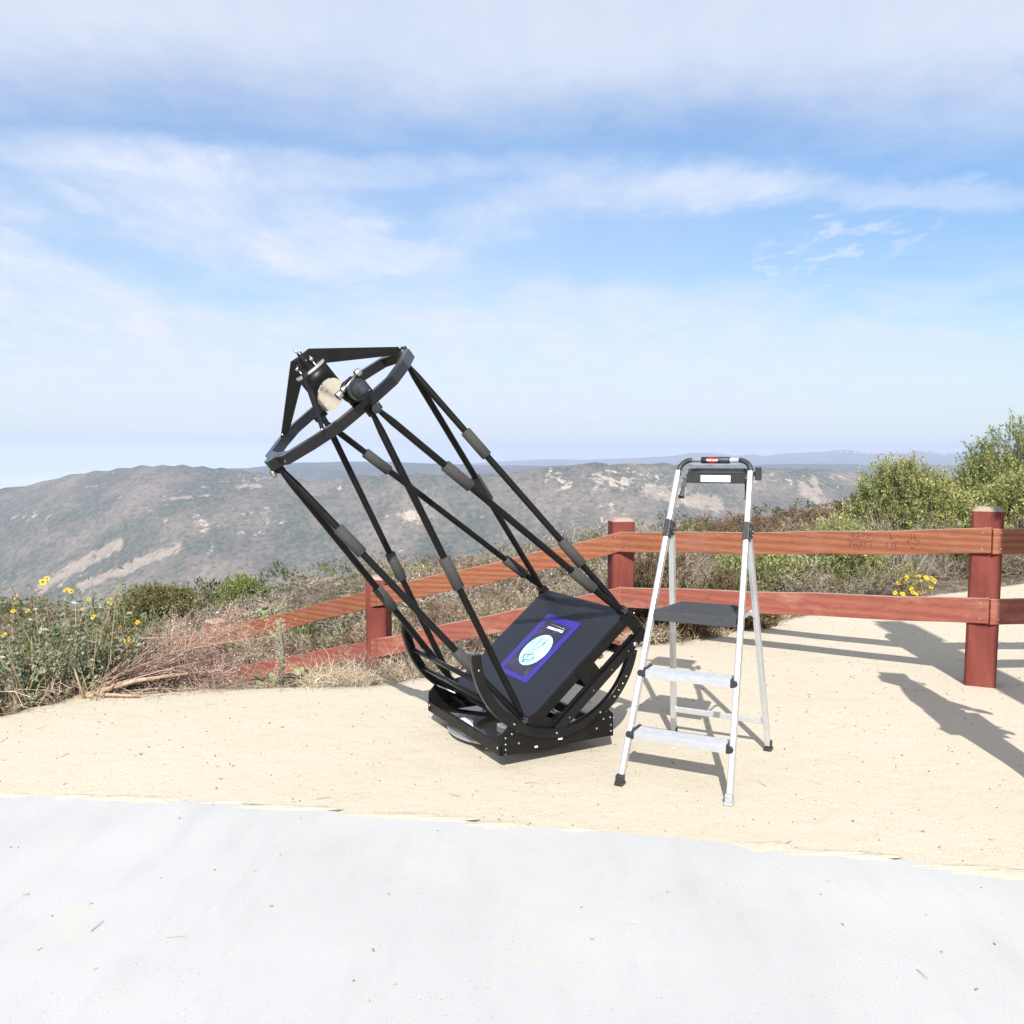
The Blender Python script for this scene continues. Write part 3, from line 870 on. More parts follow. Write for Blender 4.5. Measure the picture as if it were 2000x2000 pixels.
# ------------------------------------------------------------------ step ladder
LX, LY, YAW = .7063, 3.8375, -.4838
lu = V3(math.cos(YAW), math.sin(YAW), 0); lv = V3(-math.sin(YAW), math.cos(YAW), 0)
W0, TP, LEAN, DEP, ZH, ZT = .4941, .0502, .4247, .790, 1.125, 1.405
LO = V3(LX, LY, 0)
fr = lambda sg, z, du=0, dv=0: LO + lu * (sg * (W0 / 2 - TP * z) + du) + lv * (LEAN * z + dv) + Zv * z
def rr(sg, z, du=0):
    t_ = z / ZH; wh = W0 / 2 - TP * ZH
    return LO + lu * (sg * (.246 * (1 - t_) + (wh - .004) * t_) + du) + lv * (DEP * (1 - t_) + (LEAN * ZH + .050) * t_) + Zv * z
lad = thing('step_ladder', LO, 'silver aluminium step ladder with black platform and red labelled handle', 'ladder')
for sg in (-1, 1):
    s = MB()
    a, b = fr(sg, .03), fr(sg, ZT)
    d = norm(b - a); x = norm(lu - d * np.dot(lu, d)); y = np.cross(d, x)
    s.box((a + b) / 2, (b - a) / 2, x * .0122, y * .021)
    s.build('front_rail', M['alu'], lad, .006)
    s = MB(); a, b = rr(sg, .03), rr(sg, ZH)
    d = norm(b - a); x2 = norm(lu - d * np.dot(lu, d)); y2 = np.cross(d, x2)
    s.box((a + b) / 2, (b - a) / 2, x2 * .0125, y2 * .017)
    s.box((a + b) / 2 - y2 * .0172, (b - a) * .485, x2 * .003, y2 * .0012)
    s.build('rear_leg', M['alu'], lad, .004)
    for fn, z_ in ((fr, 0), (rr, 0)):
        P = fn(sg, 0)
        s = MB(); s.box(P + Zv * .008, lu * .020, lv * .026, Zv * .008); s.box(P + Zv * .032, lu * .0155, lv * .024, Zv * .018)
        s.build('rubber_foot', M['plastic'] if not (fn is fr and sg > 0) else M['greyplastic'], lad, .005)
    # hinge bracket
    s = MB(); P = fr(sg, ZH + .0); d = norm(fr(sg, ZT) - fr(sg, 0)); x = norm(lu - d * np.dot(lu, d)); y = np.cross(d, x)
    s.box(P, x * .0150, y * .0250, d * .044)
    s.build('hinge_bracket', M['plastic'], lad, .003)
    s = MB(); s.tube([P - lu * .0190 + lv * .035, P + lu * .0190 + lv * .035], .034, 20); o = s.build('hinge_cheek', M['plastic'], lad, .002)
    for dz in (.0, -.018): bolt(P + lu * .0190 + lv * (.040 + dz * .3) + Zv * dz, lu, .006, .004, lad)
    # plastic bend and handle side
# handle
hw = W0 / 2 - TP * ZT
d = norm(fr(1, ZT) - fr(1, ZT - .2))
HP = []
def arc(sg):
    P = fr(sg, ZT - .002); out = [P - d * .02]
    du_ = norm(d - lu * np.dot(d, lu)); r_ = .060
    for k in range(0, 9):
        a = math.pi / 2 * k / 8
        out.append(P + du_ * r_ * math.sin(a) - lu * sg * r_ * (1 - math.cos(a)))
    return out
aL, aR = arc(-1), arc(1)
for pts_ in (aL, aR):
    s = MB(); s.tube(pts_, [.0135] + [.0125] * (len(pts_) - 1), 16); s.build('handle_elbow', M['plastic'], lad)
hl, hr = aL[-1], aR[-1]
Lh = np.linalg.norm(hr - hl); dh = (hr - hl) / Lh
s = MB(); s.tube([hl - dh * .002, hr + dh * .002], .0115, 16); s.build('handle_bar', M['alu'], lad)
s = MB(); s.tube([hl + dh * Lh * .20, hl + dh * Lh * .21, hl + dh * Lh * .80, hl + dh * Lh * .81], [.0135, .0165, .0165, .0135], 20); gp = s.build('handle_grip', M['plastic'], lad)
cen = (hl + hr) / 2 - lv * .0175 + Zv * .001
s = MB(); s.prism([(.030 * math.cos(a * math.pi / 16), .0110 * math.sin(a * math.pi / 16)) for a in range(32)], cen + lv * .004 - dh * .012, dh, Zv, -lv * .005)
o = s.build('red_badge', M['red'], gp)
text('Rubbermaid', .0115, cen - lv * .0015 - dh * .012, dh, Zv, M['white'], 'badge_lettering', gp, .0004, .0003)
# folded tool tray behind the handle
zt_ = 1.372
tl = lambda x_, dv, dz: LO + lu * x_ + lv * (LEAN * zt_ + dv) + Zv * (zt_ + dz)
s = MB(); s.box(tl(.0, .050, -.005), lu * .148, lv * .007, Zv * .022); ty = s.build('tray_front', M['plastic'], lad, .002)
s = MB(); s.box(tl(.0, .0415, -.004), lu * .073, lv * .0008, Zv * .016); s.build('instruction_label', M['white'], ty)
s = MB()
for k in range(5): s.box(tl(-.01 + .006 * (k % 2), .0402, .006 - .005 * k), lu * (.055 - .008 * (k % 3)), lv * .0003, Zv * .0006)
s.build('print_lines', simple('grey_print', (.3, .3, .3), .6), ty)
s = MB(); s.box(tl(0, .14, .022), lu * .145, lv * .085, Zv * .006)
s.box(tl(-.135, .14, .034), lu * .008, lv * .08, Zv * .010); s.box(tl(.135, .14, .034), lu * .008, lv * .08, Zv * .010); s.box(tl(0, .218, .034), lu * .14, lv * .006, Zv * .010)
s.build('tool_tray', M['plastic'], lad, .003)
for sg in (-1, 1):
    s = MB(); s.bar(tl(sg * .150, .045, .0), tl(sg * .162, .010, -.095), .012, .018, lu); s.tube([tl(sg * .15, .02, -.095), tl(sg * .178, .02, -.095)], .010, 10); s.build('tray_bracket', M['plastic'], lad, .002)
    bolt(tl(sg * .150, .036, 0), -lv, .006, .005, lad)
s = MB(); s.box(tl(.205, .05, .022), lu * .010, lv * .03, Zv * .032); s.box(tl(.19, .05, .02), lu * .012, lv * .012, Zv * .010); s.build('tray_latch', M['plastic'], lad, .004)
# steps
for zz_ in (.226, .487):
    a, b = fr(-1, zz_, .018), fr(1, zz_, -.018)
    mid = (a + b) / 2 + lv * .030; half = (b - a) / 2
    s = MB(); s.box(mid - Zv * .006, half * .985, lv * .050, Zv * .006); s.box(mid - lv * .048 - Zv * .018, half * .985, lv * .003, Zv * .016); s.box(mid + lv * .048 - Zv * .018, half * .985, lv * .003, Zv * .016)
    for k in range(9): s.box(mid + lv * (-.040 + .010 * k) + Zv * .0007, half * .97, lv * .0022, Zv * .0012)
    st_ = s.build('step', M['alu'], lad, .0008)
    for P, sg in ((a, -1), (b, 1)):
        s = MB(); s.box(P + lv * .030 - Zv * .012, lu * .007, lv * .056, Zv * .020); s.tube([P - lv * .034 - Zv * .012 - lu * .012 * sg * -1, P - lv * .022 - Zv * .012 - lu * .012 * sg * -1], .017, 14)
        s.build('step_end_cap', M['plastic'], st_, .003)
# platform
Zp = .752
a, b = fr(-1, Zp, .016), fr(1, Zp, -.016)
hw_ = np.linalg.norm(b - a) / 2; pc = (a + b) / 2
s = MB()
s.prism([(-hw_, -.035), (hw_, -.035), (hw_, .05), (hw_ - .035, .30), (-hw_ + .035, .30), (-hw_, .05)], pc - Zv * .028, lu, lv, Zv * .028)
s.prism([(-hw_, -.0385), (hw_, -.0385), (hw_, -.0350), (-hw_, -.0350)], pc - Zv * .045, lu, lv, Zv * .045)
plat = s.build('platform', M['rubber'], lad, .004)
s = MB()
for k in range(22): s.box(pc + lv * (-.02 + .0135 * k) + Zv * .0004, lu * (hw_ - .045), lv * .003, Zv * .001)
s.build('tread_ribs', M['rubber'], plat)
for sg in (-1, 1):
    P = rr(sg, .70); Q = pc + lu * sg * (hw_ + .004) + lv * .24 - Zv * .02
    s = MB(); s.bar(Q, P, .004, .024, Zv); s.bar(pc + lu * sg * (hw_ + .004) - Zv * .015, Q, .004, .02, Zv); s.build('platform_strut', M['alu'], lad, .001)
a, b = rr(-1, .155), rr(1, .155)
s = MB(); s.bar(a, b, .012, .030, Zv); s.build('rear_cross_bar', M['alu'], lad, .003)
s = MB(); s.bar(rr(-1, .9), rr(1, .9), .012, .028, Zv)
if False: s.build('rear_cross_bar', M['alu'], lad, .003)

# ------------------------------------------------------------------ fence
fence = []
posts = [  # x, y, ground z, post top z, top-rail top z, category note
    (5.75, 5.75, 0, 1.15, 1.02), (3.03, 5.72, 0, 1.15, 1.02), (.885, 7.26, -.14, .965, .86), (-1.17, 7.80, -.72, .415, .325), (-3.20, 9.55, -1.45, -.30, -.40), (-5.15, 12.0, -2.1, -1.08, -1.17)]
fen = thing('rail_fence', (3.03, 5.72, 0), 'red stained two rail wooden fence stepping down the slope behind the telescope', 'fence')
random.seed(3)
HW = .092
for i, (x, y, z0, zt, zr) in enumerate(posts):
    s = MB(); ch = .028
    ang = rad([-44, -27, 8, -12, -40, -45][i])
    ex, ey = V3(math.cos(ang), math.sin(ang), 0), V3(-math.sin(ang), math.cos(ang), 0)
    lean = V3([0, .012, .004, 0, 0, 0][i], 0, 0)
    P = V3(x, y, 0)
    rings = []
    for z, h_, in ((z0 - .25, HW), (zt - ch, HW), (zt, HW - ch)):
        c_ = HW * .16
        pg = [(h_, -h_ + c_), (h_, h_ - c_), (h_ - c_, h_), (-h_ + c_, h_), (-h_, h_ - c_), (-h_, -h_ + c_), (-h_ + c_, -h_), (h_ - c_, -h_)]
        rings.append([P + lean * z + ex * a + ey * b + Zv * z for a, b in pg])
    vs = sum(rings, []); fs = []
    for k in range(2):
        for j in range(8): fs.append((k * 8 + j, k * 8 + (j + 1) % 8, k * 8 + 8 + (j + 1) % 8, k * 8 + 8 + j))
    fs += [tuple(range(16, 24)), tuple(range(8))[::-1]]
    s.add(vs, fs)
    s.build('post', M['post'], fen, .003)
RH_ = .160
def railpoint(i, k):   # where the rail meets the face of post i on the camera side
    x, y, z0, zt, zr = posts[i]
    d = norm(V3(-x * .25, -y, 0)) * (HW + .02)
    return V3(x + d[0] * 1.0, y + d[1], zr - RH_ / 2 - k * .447)
for i in range(5):
    for k in (0, 1):
        a, b = railpoint(i, k), railpoint(i + 1, k)
        d = b - a
        L = np.linalg.norm(d)
        # sheared board: ends stay vertical
        x = norm(V3(d[0], d[1], 0)); nrm = norm(np.cross(x, Zv))
        s = MB(); N = 10; vs = []; fs = []
        ov = .0015
        for j in range(N + 1):
            t_ = j / N
            p = a + d * t_ + Zv * (.004 * math.sin(j * 1.7 + i) + (-.012 * math.sin(math.pi * t_) if k == 0 else .0))
            for zz_, nn_ in ((-RH_ / 2, -.019), (-RH_ / 2, .019), (RH_ / 2, .019), (RH_ / 2, -.019)):
                vs.append(p + Zv * zz_ + nrm * nn_ * (1 if True else 1))
        for j in range(N):
            for m_ in range(4): fs.append((j * 4 + m_, j * 4 + (m_ + 1) % 4, j * 4 + 4 + (m_ + 1) % 4, j * 4 + 4 + m_))
        fs += [(0, 1, 2, 3)[::-1], tuple(N * 4 + m_ for m_ in (0, 1, 2, 3))]
        s.add(vs, fs)
        rl = s.build('rail', M['rail_hot'] if k == 0 else M['rail_red'], fen, .004)
        for e, sgn in ((a, 1), (b, -1)):
            for dz in (-.05, .05):
                P = e + d / L * sgn * .05 + Zv * dz
                fn = nrm if np.dot(nrm, V3(0, -1, 0)) > 0 else -nrm
                bo_ = bolt(P + fn * .0185, fn, .006, .003, fen); bo_.name = 'nail'
# scratched marks on the top rail between the last two posts
a, b = railpoint(1, 0), railpoint(2, 0)
dd = b - a; fx = norm(V3(-dd[0], -dd[1], 0)); fn = norm(np.cross(fx, Zv)); fn = fn if fn[1] < 0 else -fn
def onrail(px, py):
    r = ray(px, py); o_ = a + fn * .0195
    t_ = fn @ (o_ - V3(0, 0, CAM_H)) / (fn @ r)
    return V3(0, 0, CAM_H) + r * t_
zx = lambda X_, Y_: (1600 + X_ / 4.6, 780 + Y_ / 4.6)
strokes = [[(285, 1205), (320, 1198), (322, 1212), (288, 1230), (325, 1228)], [(335, 1200), (372, 1198)], [(353, 1200), (352, 1230)], [(335, 1232), (372, 1230)],
    [(385, 1200), (385, 1232), (405, 1228), (415, 1212), (402, 1200), (385, 1200)], [(425, 1205), (440, 1220), (470, 1212)], [(440, 1220), (432, 1250)],
    [(272, 1328), (270, 1272), (290, 1275), (292, 1295), (272, 1300)], [(305, 1275), (312, 1322), (328, 1290), (342, 1325), (350, 1280)], [(362, 1328), (375, 1275), (388, 1325)], [(366, 1305), (386, 1305)],
    [(398, 1275), (412, 1298), (430, 1275)], [(412, 1298), (408, 1328)], [(440, 1278), (490, 1272)], [(466, 1276), (468, 1325)],
    [(630, 1200), (640, 1225), (655, 1240), (635, 1248), (680, 1245)], [(622, 1285), (595, 1295), (615, 1315), (596, 1340)], [(650, 1285), (655, 1338)], [(655, 1312), (685, 1310)], [(690, 1280), (685, 1338)], [(660, 1290), (705, 1290)],
    [(825, 1205), (828, 1262)], [(856, 1200), (858, 1258)], [(828, 1262), (795, 1268), (832, 1345), (905, 1275), (858, 1258)], [(808, 1290), (835, 1330), (885, 1290)]]
for nm_, i0_, i1_ in (('scratched_word', 0, 6), ('scratched_word', 6, 14), ('scratched_letters', 14, 20), ('scratched_arrow', 20, 24)):
    s = MB()
    for st_ in strokes[i0_:i1_]:
        P = [onrail(*zx(*p)) for p in st_]
        for i in range(len(P) - 1): s.tube([P[i], P[i + 1]], .0016, 5)
    s.build(nm_, M['scratch'], fen)

# ------------------------------------------------------------------ vegetation
def pal(rng, N, cols, jit=.18):
    cols = np.array(cols, float)
    i = rng.integers(0, len(cols), N); j = rng.integers(0, len(cols), N); f = rng.random((N, 1))
    c_ = cols[i] * f + cols[j] * (1 - f)
    return np.clip(c_ * (1 + rng.normal(0, jit, (N, 1))), .003, .95)

def lumpy(rng, d, k=7):
    ph = rng.normal(size=(k, 3)); ph = norm(ph)
    r = np.ones(len(d)) * .86
    for p in ph:
        r += .26 * np.clip((d @ p - .55) / .45, 0, 1) ** 1.2
        r -= .05 * np.clip(-(d @ p), 0, 1)
    return r

def leafy_bush(rng, R, H, nsh, lps, L, W, cols, shoot=.22, upb=.8, tw=None, deep=(.55, 1.0), twcol=((.12, .09, .06),), tips=None):
    """shoots of small leaves over a lumpy crown with gaps; returns (foliage, branches)"""
    fo, br = FAcc(), FAcc()
    d = norm(rng.normal(size=(nsh, 3))); d[:, 2] = np.abs(d[:, 2]) * 1.1 - .12; d = norm(d)
    rr2 = lumpy(rng, d) * (deep[0] + (deep[1] - deep[0]) * rng.random(nsh) ** .45)
    base = d * rr2[:, None] * np.array([R[0], R[1], H])
    base[:, 2] = np.maximum(base[:, 2], .02)
    sd = norm(d * np.array([.8, .8, .45]) + np.array([0, 0, upb]) + rng.normal(0, .22, (nsh, 3)))
    sl_ = shoot * (.5 + .8 * rng.random(nsh))
    tone = .78 + .5 * rng.random(nsh)
    t_ = rng.random((nsh, lps))
    c_ = base[:, None] + sd[:, None] * (sl_[:, None] * t_)[..., None]
    c_ = c_.reshape(-1, 3) + rng.normal(0, shoot * .045, (nsh * lps, 3))
    ld = norm(np.repeat(sd, lps, 0) * .8 + rng.normal(0, .65, (nsh * lps, 3)))
    C = pal(rng, nsh * lps, cols) * np.repeat(tone, lps)[:, None]
    if tips:
        tw_ = (np.clip(t_ * 1.5 - .45, 0, 1) * (rng.random(nsh) < .88)[:, None]).reshape(-1, 1)
        C = C * (1 - tw_) + pal(rng, nsh * lps, tips) * tw_
    sz = (.4 + 1.1 * rng.random(nsh * lps) ** 1.5)
    fo.leaves(c_, ld, L * sz, W * sz, C, rng)
    br.twigs(base - sd * shoot * .5, base + sd * sl_[:, None] * .9, .003 * (tw or 1), .0012 * (tw or 1), pal(rng, nsh, twcol))
    nb = max(8, nsh // 14)
    ends = base[rng.choice(nsh, nb)]
    root = rng.normal(0, .06, (nb, 3)) * np.array([R[0], R[1], 0])
    mid = root * .4 + ends * .5 + rng.normal(0, .05, (nb, 3)) * R[0]; mid[:, 2] = ends[:, 2] * .42
    br.twigs(root, mid, .016 * (tw or 1), .009 * (tw or 1), pal(rng, nb, twcol)); br.twigs(mid, ends, .009 * (tw or 1), .003 * (tw or 1), pal(rng, nb, twcol))
    return fo, br

def twiggy(rng, R, H, n1, n2, n3, cols, r=.004, up=.7, lean=(0, 0, 0), acc=None, leafcols=None, leafn=0, leaf=.012):
    ac = acc or FAcc()
    root = rng.normal(0, .12, (n1, 3)) * np.array([R, R, 0])
    d = norm(rng.normal(0, 1, (n1, 3)) * np.array([1, 1, .35]) + np.array([0, 0, up]) + np.array(lean))
    d[:, 2] = np.abs(d[:, 2]) + .02
    L = (.55 + .5 * rng.random(n1))
    ext = np.array([R, R, H])
    e1 = root + d * L[:, None] * ext
    m1 = (root + e1) / 2 + rng.normal(0, .06, (n1, 3)) * ext
    ac.twigs(root, m1, r * 1.6, r * 1.1, pal(rng, n1, cols)); ac.twigs(m1, e1, r * 1.1, r * .6, pal(rng, n1, cols))
    def sub(p0, p1, n, ln, rad_):
        N = len(p0) * n
        t_ = .25 + .75 * rng.random(N)
        a = np.repeat(p0, n, 0); b = np.repeat(p1, n, 0)
        s0 = a + (b - a) * t_[:, None]
        dd_ = norm(norm(b - a) + rng.normal(0, .55, (N, 3)) + np.array([0, 0, .25]) + np.array(lean) * .4)
        e = s0 + dd_ * (ln * (.4 + .8 * rng.random(N)))[:, None] * np.array([1, 1, .9])
        ac.twigs(s0, e, rad_, rad_ * .45, pal(rng, N, cols)); return s0, e
    s2, e2 = sub(m1, e1, n2, .42 * R, r * .6)
    s3, e3 = sub(s2, e2, n3, .22 * R, r * .36)
    if leafn:
        N = len(s3) * leafn; t_ = rng.random(N)
        a = np.repeat(s3, leafn, 0); b = np.repeat(e3, leafn, 0)
        ac.leaves(a + (b - a) * t_[:, None], norm(b - a) + rng.normal(0, .7, (N, 3)), leaf, leaf * .42, pal(rng, N, leafcols), rng)
    return ac

def place(acc_data, X_, Y_, z_, s, rot, sq=(1, 1, 1), tint=1.0):
    v, q_, c_ = acc_data
    ca, sa = math.cos(rot), math.sin(rot)
    vv = v * np.array(sq) * s
    vv = np.stack([vv[:, 0] * ca - vv[:, 1] * sa + X_, vv[:, 0] * sa + vv[:, 1] * ca + Y_, vv[:, 2] + z_], -1)
    return vv, q_, c_ * tint

def merged(name, items, mat, label, cat=None, kind='stuff'):
    vs, qs, cs, n_ = [], [], [], 0
    for v, q_, c_ in items:
        vs.append(v); qs.append(q_ + n_); cs.append(c_); n_ += len(v)
    o = raw(name, np.concatenate(vs), np.concatenate(qs), np.clip(np.concatenate(cs), 0, 1), mat)
    return tag(o, label, cat, kind=kind)

GREY = ((.20, .17, .145), (.27, .235, .205), (.15, .12, .10), (.33, .29, .25))
BROWN = ((.16, .10, .065), (.24, .165, .115), (.10, .065, .045))
SAGE = ((.17, .16, .12), (.25, .23, .18), (.12, .12, .085), (.30, .26, .21))
OLIVE = ((.10, .115, .035), (.14, .15, .045), (.07, .085, .03))
rng = np.random.default_rng(11)
protos_n = [twiggy(rng, .5, .6, 26, 5, 4, GREY, .0042, .7, leafcols=SAGE, leafn=2, leaf=.028).data() for _ in range(4)]
protos_b = [twiggy(rng, .5, .6, 26, 5, 4, BROWN, .0042, .7, leafcols=BROWN, leafn=2, leaf=.026).data() for _ in range(2)]
protos_m = [twiggy(rng, .5, .6, 16, 4, 3, GREY, .008, .8, leafcols=SAGE, leafn=2, leaf=.05).data() for _ in range(4)]
protos_g = []
for _ in range(3):
    f_, b_ = leafy_bush(rng, (.55, .55), .55, 120, 7, .06, .03, OLIVE, .16)
    protos_g.append(f_.data())
items_d, items_g = [], []
def inpad(q_, Y_): return Y_ < np.interp(q_, QN, list(EDGE.values())) + .28
cnt = 0
for ring_i_, (y0, y1, n_) in enumerate(((5.6, 9.5, 240), (9.5, 16, 420), (16, 34, 640), (34, 66, 420))):
    tries = 0; got = 0
    while got < n_ and tries < n_ * 6:
        tries += 1
        qq = rng.uniform(-120, 2150); YY = math.exp(rng.uniform(math.log(y0), math.log(y1)))
        if inpad(qq, YY): continue
        if YY > 34 and qq < 1330: continue
        if qq > 1700 and YY < 12: continue
        XX = (qq - 1000) / F_PX * (YY * cp + CAM_H * sp)
        if YY < 8.2 and abs(YY - np.interp(XX, [-3.2, -1.17, .885, 3.03], [9.5, 7.8, 7.26, 5.72])) < .2: continue
        if qq > 1330 and YY < 8.6: continue
        if 380 < qq < 900 and YY < 7.8 and rng.random() < .88: continue
        zz_ = float(ground_z(XX, YY)[0]) - .03
        sc_ = (.45 + .75 * rng.random() ** 1.4) * (1.0 if YY < 9.5 else 1.15 if YY < 16 else 1.35 if YY < 34 else 1.8)
        if YY < 9.5: sc_ *= .85
        if 450 < qq < 1250 and YY < 8: sc_ *= .7
        gp_ = fbm(np.array(XX / 5.), np.array(YY / 6.)) * 2
        far_ = YY > 16
        sq = (1.15, 1.15, .65 + .4 * rng.random())
        if YY > 34:
            pr = protos_g[rng.integers(3)] if rng.random() < .25 else protos_m[rng.integers(4)]
            items_d.append(place(pr, XX, YY, zz_, sc_, rng.random() * 6.28, sq, np.array([.62, .46, .38]) * (.8 + .4 * rng.random())) if qq < 1760 else place(protos_m[0], XX, YY, zz_, sc_, 1, sq, .8))
        elif gp_ + rng.normal(0, .12) > (.32 if YY > 13 else .5):
            items_g.append(place(protos_g[rng.integers(3)], XX, YY, zz_, sc_ * 1.05, rng.random() * 6.28, sq, .75 + .5 * rng.random()))
        else:
            pr = (protos_m[rng.integers(4)] if far_ else (protos_b[rng.integers(2)] if rng.random() < .2 else protos_n[rng.integers(4)]))
            items_d.append(place(pr, XX, YY, zz_, sc_, rng.random() * 6.28, sq, np.array(((1, .98, .99), (1.05, .97, .86), (.85, .66, .55), (.86, .92, .68), (1.15, 1.1, 1.08))[rng.integers(5)]) * (.45 + 1.0 * rng.random())))
        got += 1
merged('dry_scrub', items_d, M['twig'], 'grey brown dry sage scrub covering the slope beyond the fence', 'scrub')
merged('green_scrub', items_g, M['leaf'], 'low olive green scrub patches on the slope beyond the fence', 'scrub')

def bush_thing(name, px, py_base, Y_, z_, Rw, H, label, cat, seed, nsh, lps, L, W, cols, group=None, **kw):
    rg = np.random.default_rng(seed)
    P = atY(px, py_base, Y_)
    X_ = P[0]; z0 = float(ground_z(X_, Y_)[0]) if z_ is None else z_
    t_ = thing(name, (X_, Y_, z0), label, cat, group)
    f_, b_ = leafy_bush(rg, Rw, H, nsh, lps, L, W, cols, **kw)
    for ac, nm, mt in ((f_, 'foliage', M['leaf']), (b_, 'branches', M['twig'])):
        v, q_, c_ = ac.data(); raw(nm, v, q_, c_, mt, t_)
    return t_
YG = ((.34, .345, .11), (.43, .42, .15), (.22, .25, .075), (.52, .49, .24), (.15, .18, .055), (.40, .34, .16))
DG = ((.14, .19, .055), (.19, .24, .07), (.09, .135, .045), (.28, .30, .095))
PALE = ((.34, .35, .17), (.27, .29, .12), (.42, .41, .24))
bush_thing('coyote_brush', 1800, 1150, 11.4, -.02, (.90, .8), 1.26, 'tall bright green bush right of the ladder with crown slanting left', 'bush', 1, 3000, 34, .036, .015, DG, tips=YG, shoot=.26, upb=1.0)
bush_thing('coyote_brush', 1985, 1150, 11.7, -.02, (.98, .9), 1.30, 'wide bright green bush behind the right fence post', 'bush', 2, 3200, 34, .036, .015, DG, tips=YG, shoot=.28, upb=1.0)
bush_thing('coyote_brush', 1905, 1100, 13.2, -.02, (.7, .7), 1.22, 'dark green bush rising behind the two bright bushes at right', 'bush', 3, 1500, 32, .038, .015, DG, tips=YG, shoot=.28, upb=1.1)
bush_thing('dark_pine_shrub', 2010, 1080, 13.6, 0, (.95, .9), 1.26, 'dark green feathery shrub at the far right edge of the photo', 'shrub', 4, 2400, 34, .042, .014, DG, shoot=.30, upb=.7)
bush_thing('coyote_brush', 1700, 1100, 11.6, None, (.34, .34), .98, 'small pale yellow bush leaning left of the tall bushes', 'bush', 5, 320, 28, .034, .017, PALE, shoot=.20, upb=.9)
bush_thing('coyote_brush', 1668, 1100, 11.2, None, (.40, .4), .62, 'low yellow green bush poking above the top rail', 'bush', 6, 560, 30, .034, .015, DG, tips=YG + PALE, shoot=.22, upb=1.0)
bush_thing('coyote_brush', 1490, 1180, 9.3, None, (.60, .5), .60, 'wide yellow green bush seen between the rails behind the ladder', 'bush', 7, 1500, 30, .030, .013, DG, tips=YG + PALE, shoot=.18, upb=.9)
bush_thing('coyote_brush', 1645, 1180, 9.6, None, (.42, .45), .62, 'dark shaded green bush between the rails right of the ladder', 'bush', 8, 1000, 30, .030, .013, DG, tips=YG, shoot=.2, upb=.9)
bush_thing('mound_bush', 322, 1215, 24, None, (1.02, .9), 1.12, 'round olive green mound bush left of the fence', 'bush', 9, 1500, 26, .06, .028, ((.17, .19, .06), (.25, .24, .09), (.11, .13, .04), (.24, .17, .11)), shoot=.22, upb=.8, tw=2)
bush_thing('mound_bush', 484, 1190, 26, None, (.62, .6), .92, 'small dark green bush on the slope above the fence rail', 'bush', 10, 800, 24, .06, .03, DG, shoot=.2, upb=.7, tw=2)
bush_thing('buckwheat_bush', 1300, 1262, 7.35, None, (.34, .26), .36, 'low red brown bush under the lower rail behind the ladder', 'bush', 12, 700, 20, .024, .011, ((.10, .12, .04), (.16, .15, .06), (.18, .075, .05), (.14, .055, .04)), shoot=.13, upb=.5)
bush_thing('buckwheat_bush', 1435, 1240, 7.75, None, (.40, .26), .40, 'low brown green bush beside the ladder rear leg at the sand edge', 'bush', 13, 800, 20, .024, .011, ((.12, .13, .045), (.17, .15, .06), (.14, .065, .045)), shoot=.13, upb=.5)
bush_thing('buckwheat_bush', 1270, 1180, 7.9, None, (.36, .3), .72, 'taller brown green bush right of the middle fence post', 'bush', 14, 700, 20, .024, .011, ((.13, .13, .05), (.15, .08, .05), (.10, .11, .04), (.11, .04, .03)), shoot=.16, upb=.9)

def twig_thing(name, X_, Y_, label, seed, R, H, n1, n2, n3, cols, **kw):
    rg = np.random.default_rng(seed); z0 = float(ground_z(X_, Y_)[0]) - .02
    t_ = thing(name, (X_, Y_, z0), label, kw.pop('cat', 'bush'))
    ac = twiggy(rg, R, H, n1, n2, n3, cols, **kw)
    v, q_, c_ = ac.data(); raw('twigs', v, q_, c_, M['twig'], t_)
    return t_
P = atY(1745, 1100, 9.9); twig_thing('dry_twig_bush', P[0], 9.9, 'bare grey twig bush between the rails left of the right post', 21, .62, .78, 60, 6, 5, GREY, r=.0035)
P = atY(1860, 1120, 10.6); twig_thing('dry_twig_bush', P[0], 10.6, 'grey brown twig bush touching the right fence post', 22, .66, .78, 60, 6, 5, GREY + BROWN, r=.0035)
P = atY(1990, 1120, 11.0); twig_thing('dry_twig_bush', P[0], 10.9, 'grey brown twig bush right of the right fence post', 23, .66, .86, 60, 6, 5, GREY + BROWN, r=.0035)
P = atY(1590, 1150, 9.2); twig_thing('dry_twig_bush', P[0], 9.2, 'small bleached twig bush between the two green bushes behind the fence', 24, .34, .5, 40, 5, 5, ((.4, .36, .31), (.5, .46, .4)), r=.003)
P = atY(1630, 1050, 14.0); twig_thing('dry_twig_bush', P[0], 14.0, 'bare upright pale twigs above the top rail', 25, .5, 1.0, 14, 5, 4, ((.4, .36, .31), (.5, .46, .4)), r=.006, up=1.6)
P = atY(1350, 1120, 8.9); twig_thing('dry_twig_bush', P[0], 8.9, 'grey twig bush behind the ladder between the rails', 26, .7, .72, 70, 6, 5, GREY, r=.003)
RED = ((.24, .135, .10), (.34, .20, .145), (.17, .10, .08), (.42, .32, .26), (.28, .22, .19))
